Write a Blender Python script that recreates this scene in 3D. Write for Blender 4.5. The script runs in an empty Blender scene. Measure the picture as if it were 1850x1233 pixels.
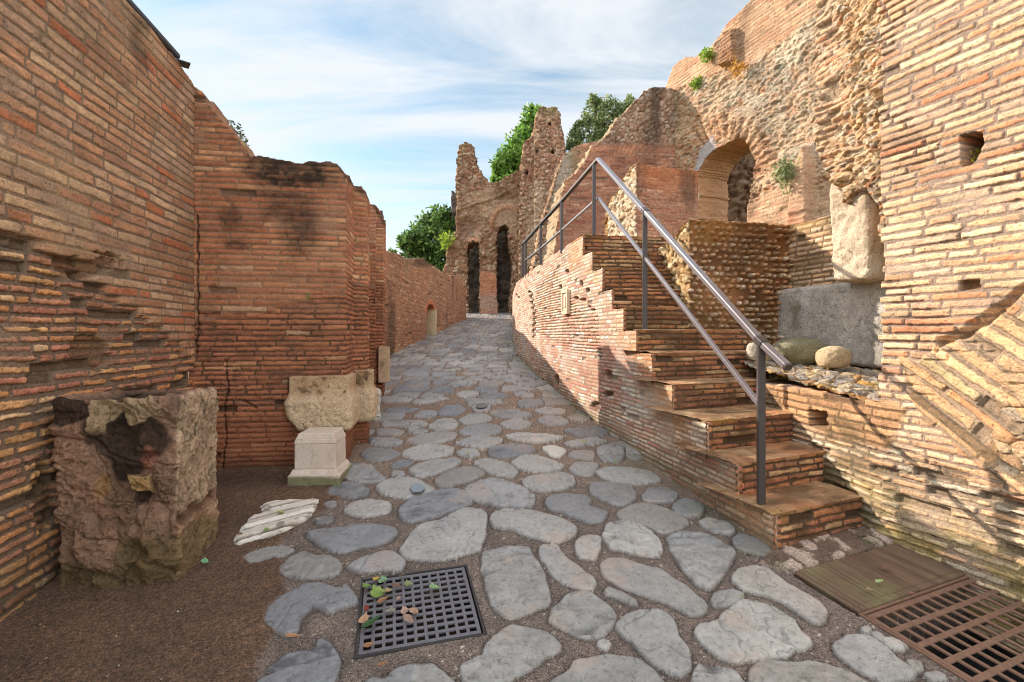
import bpy, math, random
import numpy as np
from mathutils import Vector, Matrix
R = math.radians
random.seed(7)
S = bpy.context.scene
COL = S.collection

# ------------------------------------------------------------------ camera
# eye at the origin; X right, Y along the lane, Z up. FPX/CX/HY describe the lens
FPX, CX, HY = 870.0, 925.0, 605.0
cam_d = bpy.data.cameras.new('camera')
cam_d.sensor_width = 36.0
cam_d.lens = FPX / 1850.0 * 36.0
cam_d.shift_y = (HY - 616.5) / 1850.0
cam_d.clip_start = 0.05
cam_d.clip_end = 3000.0
cam = bpy.data.objects.new('camera', cam_d)
cam.rotation_euler = (R(90), 0, 0)
COL.objects.link(cam)
S.camera = cam
# ------------------------------------------------------------------ sun, sky, exposure
SUN = Vector((-1.0, 0.574, 0.65)).normalized()      # towards the sun
sl = bpy.data.lights.new('sun', 'SUN')
sl.energy = 4.1
sl.angle = R(0.55)
sl.color = (1.0, 0.90, 0.78)
so = bpy.data.objects.new('sun', sl)
so.rotation_euler = SUN.to_track_quat('Z', 'Y').to_euler()
so.location = (-20, 10, 15)
COL.objects.link(so)
W = bpy.data.worlds.new('World')
S.world = W
W.use_nodes = True
nt = W.node_tree
nt.nodes.clear()
def wn(t, **k):
    n = nt.nodes.new(t)
    for a, b in k.items():
        setattr(n, a, b)
    return n
out = wn('ShaderNodeOutputWorld')
bg = wn('ShaderNodeBackground')
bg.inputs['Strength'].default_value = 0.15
sky = wn('ShaderNodeTexSky')
sky.sky_type = 'NISHITA'
sky.sun_disc = False
sky.sun_elevation = math.asin(SUN.z)
sky.sun_rotation = math.atan2(SUN.x, SUN.y)
sky.altitude = 50
sky.air_density = 1.0
sky.dust_density = 0.15
sky.ozone_density = 1.0
tc = wn('ShaderNodeTexCoord')
sep = wn('ShaderNodeSeparateXYZ')
nt.links.new(tc.outputs['Generated'], sep.inputs[0])
zz = wn('ShaderNodeMath', operation='MAXIMUM'); zz.inputs[1].default_value = 0.0
nt.links.new(sep.outputs['Z'], zz.inputs[0])
za = wn('ShaderNodeMath', operation='ADD'); za.inputs[1].default_value = 0.22
nt.links.new(zz.outputs[0], za.inputs[0])
dx = wn('ShaderNodeMath', operation='DIVIDE'); dy = wn('ShaderNodeMath', operation='DIVIDE')
nt.links.new(sep.outputs['X'], dx.inputs[0]); nt.links.new(za.outputs[0], dx.inputs[1])
nt.links.new(sep.outputs['Y'], dy.inputs[0]); nt.links.new(za.outputs[0], dy.inputs[1])
comb = wn('ShaderNodeCombineXYZ')
nt.links.new(dx.outputs[0], comb.inputs[0]); nt.links.new(dy.outputs[0], comb.inputs[1])
mp = wn('ShaderNodeMapping')
mp.inputs['Rotation'].default_value = (0, 0, R(38))
mp.inputs['Scale'].default_value = (0.75, 2.7, 1)
mp.inputs['Location'].default_value = (1.7, 0.4, 0)
nt.links.new(comb.outputs[0], mp.inputs[0])
n1 = wn('ShaderNodeTexNoise'); n1.inputs['Scale'].default_value = 1.1; n1.inputs['Detail'].default_value = 9
n1.inputs['Roughness'].default_value = 0.58; n1.inputs['Distortion'].default_value = 0.5
nt.links.new(mp.outputs[0], n1.inputs['Vector'])
cr = wn('ShaderNodeValToRGB')
cr.color_ramp.elements[0].position = 0.38; cr.color_ramp.elements[0].color = (0.06,) * 3 + (1,)
cr.color_ramp.elements[1].position = 0.58; cr.color_ramp.elements[1].color = (0.92,) * 3 + (1,)
nt.links.new(n1.outputs['Fac'], cr.inputs[0])
mx = wn('ShaderNodeMix', data_type='RGBA')
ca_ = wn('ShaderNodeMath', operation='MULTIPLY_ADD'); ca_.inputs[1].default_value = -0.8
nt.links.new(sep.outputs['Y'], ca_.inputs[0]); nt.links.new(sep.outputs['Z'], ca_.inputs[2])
cb_ = wn('ShaderNodeMapRange'); cb_.inputs[1].default_value = 0.0; cb_.inputs[2].default_value = 0.5; cb_.inputs[3].default_value = 3.2; cb_.inputs[4].default_value = 9.0  # clouds overhead and behind the camera brightened, added fill for the shaded walls
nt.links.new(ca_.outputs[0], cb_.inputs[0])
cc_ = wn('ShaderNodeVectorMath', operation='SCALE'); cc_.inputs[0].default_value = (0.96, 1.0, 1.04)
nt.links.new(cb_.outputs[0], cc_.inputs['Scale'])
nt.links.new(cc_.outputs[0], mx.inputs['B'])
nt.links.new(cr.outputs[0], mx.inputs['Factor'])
skm = wn('ShaderNodeMix', data_type='RGBA'); skm.blend_type = 'MULTIPLY'
skm.inputs['Factor'].default_value = 1.0
skm.inputs['B'].default_value = (0.74, 0.75, 0.64, 1)
nt.links.new(sky.outputs[0], skm.inputs['A'])
nt.links.new(skm.outputs['Result'], mx.inputs['A'])
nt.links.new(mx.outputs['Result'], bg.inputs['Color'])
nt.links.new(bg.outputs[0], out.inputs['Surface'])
S.view_settings.view_transform = 'Standard'
S.view_settings.look = 'None'
S.view_settings.gamma = 1.0
S.view_settings.exposure = 1.02
S.render.engine = 'CYCLES'
S.cycles.filter_width = 0.95
S.cycles.max_bounces = 8
S.cycles.diffuse_bounces = 5

# ------------------------------------------------------------------ numeric helpers
def lin(*c):
    a = np.array(c, float) / 255.0
    return np.where(a <= 0.04045, a / 12.92, ((a + 0.055) / 1.055) ** 2.4)
def hsh(ix, iy, seed=0):
    h = (ix.astype(np.int64) * 374761393 + iy.astype(np.int64) * 668265263 + int(seed) * 2246822519) & 0xffffffff
    h = ((h ^ (h >> 13)) * 1274126177) & 0xffffffff
    h = ((h ^ (h >> 16)) * 2246822519) & 0xffffffff
    h = h ^ (h >> 15)
    return (h & 0xffffff) / float(0x1000000)
def hsh3(ix, iy, iz, seed=0):
    return hsh(ix + iz * 7919, iy + iz * 104729, seed)
def vn(x, y, seed=0):
    x0 = np.floor(x); y0 = np.floor(y)
    fx = x - x0; fy = y - y0
    fx = fx * fx * (3 - 2 * fx); fy = fy * fy * (3 - 2 * fy)
    ix = x0.astype(np.int64); iy = y0.astype(np.int64)
    a = hsh(ix, iy, seed); b = hsh(ix + 1, iy, seed); c = hsh(ix, iy + 1, seed); d = hsh(ix + 1, iy + 1, seed)
    return ((a * (1 - fx) + b * fx) * (1 - fy) + (c * (1 - fx) + d * fx) * fy) * 2 - 1
def fbm(x, y, o=4, seed=0, g=0.5):
    s = 0.0; a = 1.0; t = 0.0
    for i in range(o):
        s = s + a * vn(x * 2 ** i + 17.3 * i, y * 2 ** i - 9.1 * i, seed + i); t += a; a *= g
    return s / t
def vn3(P, sc, seed=0):
    x, y, z = P[..., 0] * sc, P[..., 1] * sc, P[..., 2] * sc
    x0, y0, z0 = np.floor(x), np.floor(y), np.floor(z)
    fx, fy, fz = x - x0, y - y0, z - z0
    fx = fx * fx * (3 - 2 * fx); fy = fy * fy * (3 - 2 * fy); fz = fz * fz * (3 - 2 * fz)
    ix, iy, iz = x0.astype(np.int64), y0.astype(np.int64), z0.astype(np.int64)
    r = 0
    for dz in (0, 1):
        for dy_ in (0, 1):
            for dx_ in (0, 1):
                w = (fx if dx_ else 1 - fx) * (fy if dy_ else 1 - fy) * (fz if dz else 1 - fz)
                r = r + w * hsh3(ix + dx_, iy + dy_, iz + dz, seed)
    return r * 2 - 1
def fbm3(P, sc, o=4, seed=0):
    s = 0; a = 1.0; t = 0
    for i in range(o):
        s = s + a * vn3(P, sc * 2 ** i, seed + i * 13); t += a; a *= .5
    return s / t
def ss(a, b, x):
    t = np.clip((x - a) / (b - a + 1e-12), 0, 1)
    return t * t * (3 - 2 * t)
def voro(x, y, seed=0, jit=0.9):
    ix0 = np.floor(x).astype(np.int64); iy0 = np.floor(y).astype(np.int64)
    f1 = np.full(x.shape, 9.0); f2 = np.full(x.shape, 9.0)
    sx = np.zeros(x.shape); sy = np.zeros(x.shape); idx = np.zeros(x.shape, np.int64); idy = np.zeros(x.shape, np.int64)
    for a in (-1, 0, 1):
        for b in (-1, 0, 1):
            cx = ix0 + a; cy = iy0 + b
            px = cx + .5 + jit * (hsh(cx, cy, seed) - .5); py = cy + .5 + jit * (hsh(cx, cy, seed + 5) - .5)
            d = np.hypot(px - x, py - y)
            n = d < f1
            f2 = np.where(n, f1, np.minimum(f2, d))
            sx = np.where(n, px, sx); sy = np.where(n, py, sy)
            idx = np.where(n, cx, idx); idy = np.where(n, cy, idy)
            f1 = np.where(n, d, f1)
    return f1, f2, sx, sy, idx, idy
def mixc(a, b, t):
    t = np.asarray(t)[..., None]
    return a * (1 - t) + b * t
def pick(pal, wts, r):
    w = np.cumsum(np.array(wts, float)); w /= w[-1]
    return np.array(pal)[np.minimum(np.searchsorted(w, r), len(pal) - 1)]
def inpoly(px, py, poly):
    r = np.zeros(px.shape, bool); n = len(poly)
    for i in range(n):
        x1, y1 = poly[i]; x2, y2 = poly[(i + 1) % n]
        if y1 == y2: continue
        c = ((y1 > py) != (y2 > py)) & (px < (x2 - x1) * (py - y1) / (y2 - y1) + x1)
        r ^= c
    return r
def polydist(px, py, poly):
    d = np.full(px.shape, 1e9); n = len(poly)
    for i in range(n):
        x1, y1 = poly[i]; x2, y2 = poly[(i + 1) % n]
        ex, ey = x2 - x1, y2 - y1; L = ex * ex + ey * ey + 1e-12
        t = np.clip(((px - x1) * ex + (py - y1) * ey) / L, 0, 1)
        d = np.minimum(d, np.hypot(px - x1 - t * ex, py - y1 - t * ey))
    return np.where(inpoly(px, py, poly), d, -d)
def soft(px, py, poly, w):          # 0..1 membership with a soft edge of w
    return ss(-w, w, polydist(px, py, poly))
def blob(px, py, cx, cy, rx, ry, soft_=.5):
    d = np.hypot((px - cx) / rx, (py - cy) / ry)
    return 1 - ss(1 - soft_, 1 + soft_, d)
def lane_z(Y):
    return -(1.57 - 0.1 * Y)
def to_lane(px, py):                # where a sight line meets the lane
    Y = 1366.0 / (py - 518.0)
    return ((px - CX) / FPX * Y, Y)

# ------------------------------------------------------------------ materials
def masonry(name, bs=90, bd=0.004, rough=0.92, bs2=14, bd2=0.01, vary=0.35, spec=0.25, pit=0.0, pits=50, grit=False):
    m = bpy.data.materials.new(name); m.use_nodes = True
    t = m.node_tree; b = t.nodes['Principled BSDF']
    def nn(k, **kw):
        n = t.nodes.new(k)
        for q, v in kw.items(): setattr(n, q, v)
        return n
    def mul(x, y):
        n = nn('ShaderNodeMix', data_type='RGBA', blend_type='MULTIPLY'); n.inputs['Factor'].default_value = 1
        t.links.new(x, n.inputs['A']); t.links.new(y, n.inputs['B']); return n.outputs['Result']
    at = nn('ShaderNodeAttribute'); at.attribute_name = 'col'
    tcn = nn('ShaderNodeTexCoord')
    def noise(sc, det, ro=.6):
        n = nn('ShaderNodeTexNoise'); n.inputs['Scale'].default_value = sc; n.inputs['Detail'].default_value = det; n.inputs['Roughness'].default_value = ro
        t.links.new(tcn.outputs['Object'], n.inputs['Vector']); return n
    a = noise(bs, 5, .68); c = noise(bs2, 6)
    mr = nn('ShaderNodeMapRange'); mr.inputs[1].default_value = .3; mr.inputs[2].default_value = .7
    mr.inputs[3].default_value = 1 - vary; mr.inputs[4].default_value = 1 + vary
    t.links.new(a.outputs['Fac'], mr.inputs[0])
    colr = mul(at.outputs['Color'], mr.outputs[0])
    b1 = nn('ShaderNodeBump'); b1.inputs['Strength'].default_value = 1; b1.inputs['Distance'].default_value = bd
    b2 = nn('ShaderNodeBump'); b2.inputs['Strength'].default_value = 1; b2.inputs['Distance'].default_value = bd2
    t.links.new(a.outputs['Fac'], b1.inputs['Height']); t.links.new(c.outputs['Fac'], b2.inputs['Height'])
    t.links.new(b2.outputs[0], b1.inputs['Normal']); last = b1.outputs[0]
    if pit > 0:
        p = noise(pits, 3, .7)
        pr = nn('ShaderNodeMapRange'); pr.inputs[1].default_value = .60; pr.inputs[2].default_value = .70; pr.inputs[3].default_value = 1.0; pr.inputs[4].default_value = 1 - pit
        t.links.new(p.outputs['Fac'], pr.inputs[0]); colr = mul(colr, pr.outputs[0])
        b3 = nn('ShaderNodeBump'); b3.inputs['Strength'].default_value = 1; b3.inputs['Distance'].default_value = bd * 1.5
        t.links.new(pr.outputs[0], b3.inputs['Height']); t.links.new(last, b3.inputs['Normal']); last = b3.outputs[0]
    if grit:
        ga = nn('ShaderNodeAttribute'); ga.attribute_name = 'grit'
        v = nn('ShaderNodeTexVoronoi'); v.inputs['Scale'].default_value = 190; t.links.new(tcn.outputs['Object'], v.inputs['Vector'])
        sx = nn('ShaderNodeSeparateColor'); t.links.new(v.outputs['Color'], sx.inputs[0])
        g1 = nn('ShaderNodeMapRange'); g1.inputs[3].default_value = .45; g1.inputs[4].default_value = 1.75; t.links.new(sx.outputs[0], g1.inputs[0])
        gm = nn('ShaderNodeMix', data_type='FLOAT'); gm.inputs['A'].default_value = 1
        t.links.new(ga.outputs['Fac'], gm.inputs['Factor']); t.links.new(g1.outputs[0], gm.inputs['B'])
        colr = mul(colr, gm.outputs['Result'])
        b4 = nn('ShaderNodeBump'); b4.inputs['Distance'].default_value = .006; b4.invert = True
        t.links.new(ga.outputs['Fac'], b4.inputs['Strength']); t.links.new(v.outputs['Distance'], b4.inputs['Height']); t.links.new(last, b4.inputs['Normal']); last = b4.outputs[0]
        rr = nn('ShaderNodeMapRange'); rr.inputs[3].default_value = rough; rr.inputs[4].default_value = .95
        t.links.new(ga.outputs['Fac'], rr.inputs[0]); t.links.new(rr.outputs[0], b.inputs['Roughness'])
    else:
        b.inputs['Roughness'].default_value = rough
    t.links.new(colr, b.inputs['Base Color']); t.links.new(last, b.inputs['Normal'])
    b.inputs['Specular IOR Level'].default_value = spec
    return m
M_NEAR = masonry('near_brickwork', 120, .004, .9, 22, .006, .32, pit=.5, pits=62)
M_MID = masonry('middle_brickwork', 34, .012, .92, 9, .02, .36, pit=.4, pits=20)
M_FAR = masonry('far_masonry', 11, .05, .95, 3, .12, .42, pit=.45, pits=6)
M_ROCK = masonry('rough_stone', 75, .007, .9, 14, .016, .34, pit=.5, pits=36)
M_MARBLE = masonry('weathered_marble', 60, .003, .7, 9, .005, .12, .4, pit=.25, pits=40)
M_PAVE = masonry('lane_paving', 130, .0016, .44, 12, .003, .16, .5, pit=.42, pits=44, grit=True)
M_DIRT = masonry('bare_earth', 160, .006, .97, 12, .02, .4, .15)
def plain(name, col, rough=.5, metal=0.0, vary=.15, sc=40, bump=.0008):
    m = bpy.data.materials.new(name); m.use_nodes = True
    t = m.node_tree; b = t.nodes['Principled BSDF']
    tcn = t.nodes.new('ShaderNodeTexCoord')
    a = t.nodes.new('ShaderNodeTexNoise'); a.inputs['Scale'].default_value = sc; a.inputs['Detail'].default_value = 6
    t.links.new(tcn.outputs['Object'], a.inputs['Vector'])
    r = t.nodes.new('ShaderNodeMix'); r.data_type = 'RGBA'
    r.inputs['A'].default_value = tuple(np.array(col) * (1 - vary * 1.6)) + (1,)
    r.inputs['B'].default_value = tuple(np.minimum(1, np.array(col) * (1 + vary * 1.6))) + (1,)
    t.links.new(a.outputs['Fac'], r.inputs['Factor']); t.links.new(r.outputs['Result'], b.inputs['Base Color'])
    bb = t.nodes.new('ShaderNodeBump'); bb.inputs['Distance'].default_value = bump
    t.links.new(a.outputs['Fac'], bb.inputs['Height']); t.links.new(bb.outputs[0], b.inputs['Normal'])
    b.inputs['Roughness'].default_value = rough; b.inputs['Metallic'].default_value = metal
    return m
M_RAIL = plain('brown_grey_rail_paint', lin(136, 128, 130), .30, .55, .2, 45, .0006)
M_POST = plain('dark_post_paint', lin(72, 62, 60), .4, .3, .15, 30, .0004)
M_IRON = plain('cast_iron', lin(104, 100, 103), .5, .15, .2, 25, .002)
M_RUST = plain('rusty_iron', lin(118, 88, 70), .8, .05, .3, 30, .003)
M_BARK = plain('bark', lin(90, 75, 60), .9, 0, .4, 12, .02)
M_DARKPIPE = plain('dark_pipe', lin(70, 72, 78), .5, .4, .2, 20, .001)
def leafmat(name, rough=.5, trans=.35):
    m = bpy.data.materials.new(name); m.use_nodes = True
    t = m.node_tree; b = t.nodes['Principled BSDF']; o = t.nodes['Material Output']
    at = t.nodes.new('ShaderNodeAttribute'); at.attribute_name = 'col'
    no = t.nodes.new('ShaderNodeTexNoise'); no.inputs['Scale'].default_value = 30
    mr = t.nodes.new('ShaderNodeMapRange'); mr.inputs[3].default_value = .75; mr.inputs[4].default_value = 1.25
    t.links.new(no.outputs['Fac'], mr.inputs[0])
    mu = t.nodes.new('ShaderNodeMix'); mu.data_type = 'RGBA'; mu.blend_type = 'MULTIPLY'; mu.inputs['Factor'].default_value = 1
    t.links.new(at.outputs['Color'], mu.inputs['A']); t.links.new(mr.outputs[0], mu.inputs['B'])
    t.links.new(mu.outputs['Result'], b.inputs['Base Color'])
    b.inputs['Roughness'].default_value = rough
    tr = t.nodes.new('ShaderNodeBsdfTranslucent'); t.links.new(mu.outputs['Result'], tr.inputs['Color'])
    ms = t.nodes.new('ShaderNodeMixShader'); ms.inputs[0].default_value = trans
    t.links.new(b.outputs[0], ms.inputs[1]); t.links.new(tr.outputs[0], ms.inputs[2])
    t.links.new(ms.outputs[0], o.inputs['Surface'])
    b.inputs['Specular IOR Level'].default_value = .3
    return m
M_LEAF = leafmat('foliage', .5, .42)
M_DRY = leafmat('fallen_leaf_skin', .6, .2)

# ------------------------------------------------------------------ object helpers
def make_mesh(name, V, F, col=None, mat=None, parent=None, smooth=True):
    V = np.asarray(V, np.float32); F = np.asarray(F, np.int32)
    me = bpy.data.meshes.new(name)
    me.vertices.add(len(V)); me.vertices.foreach_set('co', V.ravel())
    k = F.shape[1]
    me.loops.add(F.size); me.loops.foreach_set('vertex_index', F.ravel())
    me.polygons.add(len(F)); me.polygons.foreach_set('loop_start', np.arange(0, F.size, k, dtype=np.int32))
    try:
        me.polygons.foreach_set('loop_total', np.full(len(F), k, np.int32))
    except Exception:
        pass
    me.update(calc_edges=True)
    if smooth: me.polygons.foreach_set('use_smooth', np.ones(len(F), bool))
    if col is not None:
        a = me.attributes.new('col', 'FLOAT_COLOR', 'POINT')
        c = np.ones((len(V), 4), np.float32); c[:, :3] = np.clip(col, 0.004, 0.92)
        a.data.foreach_set('color', c.ravel())
    if mat: me.materials.append(mat)
    o = bpy.data.objects.new(name, me); COL.objects.link(o)
    if parent: o.parent = parent
    return o
def tag(o, label, cat, group=None, kind=None):
    o['label'] = label
    if cat: o['category'] = cat
    if group: o['group'] = group
    if kind: o['kind'] = kind
    return o
def thing(name, label, cat, loc=(0, 0, 0), group=None):
    o = bpy.data.objects.new(name, None); COL.objects.link(o)
    o.empty_display_size = .1
    o.location = loc
    o['label'] = label; o['category'] = cat
    if group: o['group'] = group
    return o
def at_home(part, root):            # parent without moving
    part.parent = root; part.location = -Vector(root.location)
    return part

# ------------------------------------------------------------------ surface styles
B_RED, B_ORA, B_TAN, B_PNK, B_DRK, B_YEL = lin(182, 116, 88), lin(196, 126, 90), lin(206, 162, 122), lin(192, 138, 116), lin(140, 92, 72), lin(212, 170, 110)
def bricks(U, Z, seed=1, ch=.05, L=.24, mort=.012, pal=None, wts=None, mcol=lin(140, 112, 94), prot=.006, depth=.010, E=0., miss=.01, var=.2, wav=.005):
    pal = pal or [B_RED, B_ORA, B_PNK, B_TAN, B_DRK]; wts = wts or [4, 4, 3, 2, 1]
    E = np.asarray(E) + np.zeros(U.shape)
    V2 = Z + wav * vn(U * 1.1, Z * 1.3, seed + 40) + (.0025 + .005 * E) * vn(U * 6, Z * 9, seed + 41)
    rowf = V2 / ch + .22 * np.sin(V2 / ch * .37 + seed); row = np.floor(rowf); fv = rowf - row
    ri = row.astype(np.int64)
    x = U / L + hsh(ri, ri * 0, seed) * 11 + .02 * vn(U * 9, Z * 14, seed + 3)
    k = np.floor(x).astype(np.int64)
    J = lambda kk: .74 * (hsh(kk, ri, seed + 7) - .5)
    idd = np.where(x < k + J(k), k - 1, np.where(x >= k + 1 + J(k + 1), k + 1, k))
    l = idd + J(idd); r = idd + 1 + J(idd + 1)
    du = np.minimum(x - l, r - x) * L
    dv = np.minimum(fv, 1 - fv) * ch
    r1 = hsh(idd, ri, seed + 11); r2 = hsh(idd, ri, seed + 12); r3 = hsh(idd, ri, seed + 13); r4 = hsh(idd, ri, seed + 14)
    d = np.minimum(du - mort * .5, dv - mort * (.5 + .25 * (r4 - .5)))
    d = d + (.0024 + .0050 * E) * fbm(U * 45, Z * 60, 3, seed + 5) - .003 * E * (r3 > .5) - (.004 + .006 * E) * ss(.25, .6, fbm(U * 11, Z * 16, 2, seed + 6))
    m = ss(0, .0025 + .004 * E, d)
    smear = ss(.22, .55, fbm(U * 2.6, Z * 4.2, 4, seed + 29))
    m = m * (1 - .5 * smear)
    gone = (r3 < miss * (1 + 3 * E))
    m = np.where(gone, m * .0, m)
    tilt = ((x - l) / (r - l) - .5) * (hsh(idd, ri, seed + 16) - .5) * .005 * (1 + E)
    pits = ss(.22, .5, fbm(U * 62, Z * 75, 3, seed + 17))
    rnd = .0012 * (1 - ss(0, .010 + .006 * E, d)) * (1 + E)
    hb = (r1 - .5) * prot * .5 * (1 + 1.3 * E) + tilt + (.0008 + .004 * E) * fbm(U * 28, Z * 40, 3, seed + 21) - rnd - (.001 + .002 * E) * pits
    hm = -depth * .44 * (1 + .5 * E) + .0022 * (1 + E) * fbm(U * 50, Z * 50, 3, seed + 22)
    h = hm * (1 - m) + hb * m - gone * depth * 1.3
    c = pick(pal, wts, r2) * (1 + var * (r4 - .5) * 2)[..., None]
    c = c * (1 + .22 * fbm(U * 25, Z * 40, 3, seed + 23) - .28 * pits)[..., None]
    c = mixc(c, mcol * 1.02 + 0 * c, .45 * ss(.12, .5, fbm(U * 7, Z * 12, 4, seed + 27)))
    tone = 1 + .30 * fbm(U * 1.2, Z * 1.8, 4, seed + 30) + .22 * fbm(U * 7, Z * 10, 3, seed + 31)
    c = c * tone[..., None]
    mc = mcol * (1 + .30 * smear + .18 * fbm(U * 12, Z * 14, 4, seed + 24) + .16 * vn(U * 120, Z * 120, seed + 28) - .30 * (1 - ss(0, .45, np.abs(d) / mort)) * (.4 + E))[..., None]
    mc = mc * np.where(gone, .8, 1)[..., None]
    o_ = mixc(mc, c, m); gy = o_.mean(-1, keepdims=True)
    return h, o_ * .93 + gy * .07, m, r2
def rubble(U, Z, seed=1, sx=.12, sz=.08, amp=.04, pal=None, wts=None, mcol=lin(168, 142, 118), gap=.06, ang=0., mt=.1):
    pal = pal or [lin(190, 140, 100), lin(200, 165, 125), lin(170, 105, 75), lin(180, 165, 145), lin(150, 120, 95)]
    wts = wts or [3, 3, 2, 2, 2]
    ca, sa = math.cos(ang), math.sin(ang)
    u = U * ca + Z * sa; z = -U * sa + Z * ca
    x = u / sx + .25 * vn(u * 6, z * 6, seed + 1); y = z / sz + .25 * vn(u * 6, z * 6, seed + 2)
    f1, f2, cx, cy, ia, ib = voro(x, y, seed)
    m = ss(mt * .4, mt * .4 + gap, f2 - f1)
    r = hsh(ia, ib, seed + 3); r2 = hsh(ia, ib, seed + 4); ta = hsh(ia, ib, seed + 6) - .5; tb = hsh(ia, ib, seed + 7) - .5
    h = m * (.15 + .7 * r) * amp + m * (ta * (x - cx) + tb * (y - cy)) * amp * 1.5 - amp * .3
    fine = fbm(U * 1.6 / sx, Z * 1.6 / sz, 4, seed + 8)
    h = h + amp * .40 * fine + amp * .12 * fbm(U * 7 / sx, Z * 7 / sz, 3, seed + 14)
    c = pick(pal, wts, r2) * (1 + .35 * (hsh(ia, ib, seed + 9) - .5))[..., None] * (1 + .2 * fbm(U * 16, Z * 16, 3, seed + 10))[..., None]
    mc = mcol * (1 + .25 * fbm(U * 8, Z * 8, 4, seed + 11))[..., None]
    c = mixc(mc, c, ss(.0, .8, m) * .8) * (1 - .35 * ss(.1, .6, -fine) - .25 * ss(.25, .6, fbm(U * 9 / sx, Z * 9 / sz, 3, seed + 15)))[..., None]
    return h, c, m

# ------------------------------------------------------------------ wall builder
class G: pass
def sheet(name, P, N, U, Z, style, mat, thick=.3, rim=None, parent=None, rimamp=.012, back=None, pat=None):
    """P,N: (nu,nz,3). style(g)->h,col,keep. Kept cells become the face; open edges run back by `thick`."""
    g = G(); g.P = P; g.U = U; g.Z = Z; g.X = P[..., 0]; g.Y = np.maximum(P[..., 1], .3); g.H = P[..., 2]
    g.PX = CX + FPX * g.X / g.Y; g.PY = HY - FPX * g.H / g.Y
    h, col, keep = style(g)
    Q = P + N * h[..., None]
    nu, nz = U.shape
    idx = np.arange(nu * nz).reshape(nu, nz)
    if keep is None: keep = np.ones((nu, nz), bool)
    ck = keep[:-1, :-1] & keep[1:, :-1] & keep[1:, 1:] & keep[:-1, 1:]
    a = idx[:-1, :-1][ck]; b = idx[1:, :-1][ck]; c = idx[1:, 1:][ck]; d = idx[:-1, 1:][ck]
    F = np.stack([a, b, c, d], 1)
    V = Q.reshape(-1, 3); C = col.reshape(-1, 3)
    if thick > 0:
        e = np.concatenate([F[:, [0, 1]], F[:, [1, 2]], F[:, [2, 3]], F[:, [3, 0]]])
        key = np.minimum(e[:, 0], e[:, 1]).astype(np.int64) * (nu * nz) + np.maximum(e[:, 0], e[:, 1])
        uq, first, cnt = np.unique(key, return_index=True, return_counts=True)
        be = e[first[cnt == 1]]
        bv = np.unique(be)
        rm = np.full(nu * nz, -1, np.int64); rm[bv] = np.arange(len(bv))
        deps = [0.0]; s = .012
        while s < thick: deps.append(s); s = s * 1.35 + .01
        deps.append(thick)
        Nf = (N if back is None else -np.asarray(back) + np.zeros(P.shape)).reshape(-1, 3)[bv]
        B0 = Q.reshape(-1, 3)[bv]; U0 = U.reshape(-1)[bv]; Z0 = Z.reshape(-1)[bv]; C0 = C[bv]
        Vs, Cs, Fs = [V], [C], [F]; base = len(V); prev = bv
        for q, s in enumerate(deps[1:]):
            p = B0 - Nf * s
            j = np.stack([vn3(p, 14, 3), vn3(p, 14, 4), vn3(p, 14, 5)], 1) * rimamp + np.stack([vn3(p, 45, 6), vn3(p, 45, 7), vn3(p, 45, 8)], 1) * rimamp * .4
            if pat is not None:
                hh, _, _, _ = pat(U0 + s, Z0)
            p = p + j * min(1, s / .03)
            if rim is not None: cc = rim(U0 + s, Z0, p)
            else: cc = C0 * (1 + .25 * fbm3(p, 12, 3, 2))[:, None]
            Vs.append(p); Cs.append(cc)
            ids = base + np.arange(len(bv)); base += len(bv)
            A = prev[rm[be[:, 0]]]; Bq = prev[rm[be[:, 1]]]; Cq = ids[rm[be[:, 1]]]; D = ids[rm[be[:, 0]]]
            Fs.append(np.stack([Bq, A, D, Cq], 1)); prev = ids
        V = np.concatenate(Vs); C = np.concatenate(Cs); F = np.concatenate(Fs)
    used = np.unique(F); rm = np.full(len(V), -1, np.int64); rm[used] = np.arange(len(used))
    return make_mesh(name, V[used], rm[F], C[used], mat, parent)
QUAL = 1.0
def wall_grid(path, z0, z1, kz=1.15, ku=1.5, zref=None, minu=.004):
    pts = [np.array(p, float) for p in path]
    XY, NN, UU = [], [], []
    u = 0.0
    segs = []
    for i in range(len(pts) - 1):
        t = pts[i + 1] - pts[i]; L = np.hypot(*t); t = t / L
        segs.append((pts[i], t, L, np.array([t[1], -t[0]])))
    for i, (p, t, L, n) in enumerate(segs):
        us = [0.0]
        while us[-1] < L:
            q = p + t * us[-1]
            us.append(us[-1] + max(minu, ku * QUAL * max(.8, q[1]) / 481.0))
        us = np.array(us) * (L / us[-1])
        if i < len(segs) - 1: us = us[:-1]
        for k, s in enumerate(us):
            XY.append(p + t * s); UU.append(u + s)
            nn = n
            if k == 0 and i > 0:
                b = n + segs[i - 1][3]; b = b / np.hypot(*b); nn = b / max(.35, float(b @ n))
            NN.append(nn)
        u += L
    XY = np.array(XY); NN = np.array(NN); UU = np.array(UU)
    ymin = zref or max(.9, XY[:, 1].min())
    nz = int((z1 - z0) / (kz * QUAL * ymin / 481.0)) + 2
    zs = np.linspace(z0, z1, nz)
    P = np.zeros((len(UU), nz, 3)); P[..., 0] = XY[:, 0][:, None]; P[..., 1] = XY[:, 1][:, None]; P[..., 2] = zs[None]
    N = np.zeros_like(P); N[..., 0] = NN[:, 0][:, None]; N[..., 1] = NN[:, 1][:, None]
    U = np.repeat(UU[:, None], nz, 1); Z = np.repeat(zs[None], len(UU), 0)
    return P, N, U, Z
def wall(name, path, z0, z1, style, mat, thick=.3, **k):
    gk = {a: k.pop(a) for a in ('kz', 'ku', 'zref', 'minu') if a in k}
    P, N, U, Z = wall_grid(path, z0, z1, **gk)
    return sheet(name, P, N, U, Z, style, mat, thick, **k)
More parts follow.
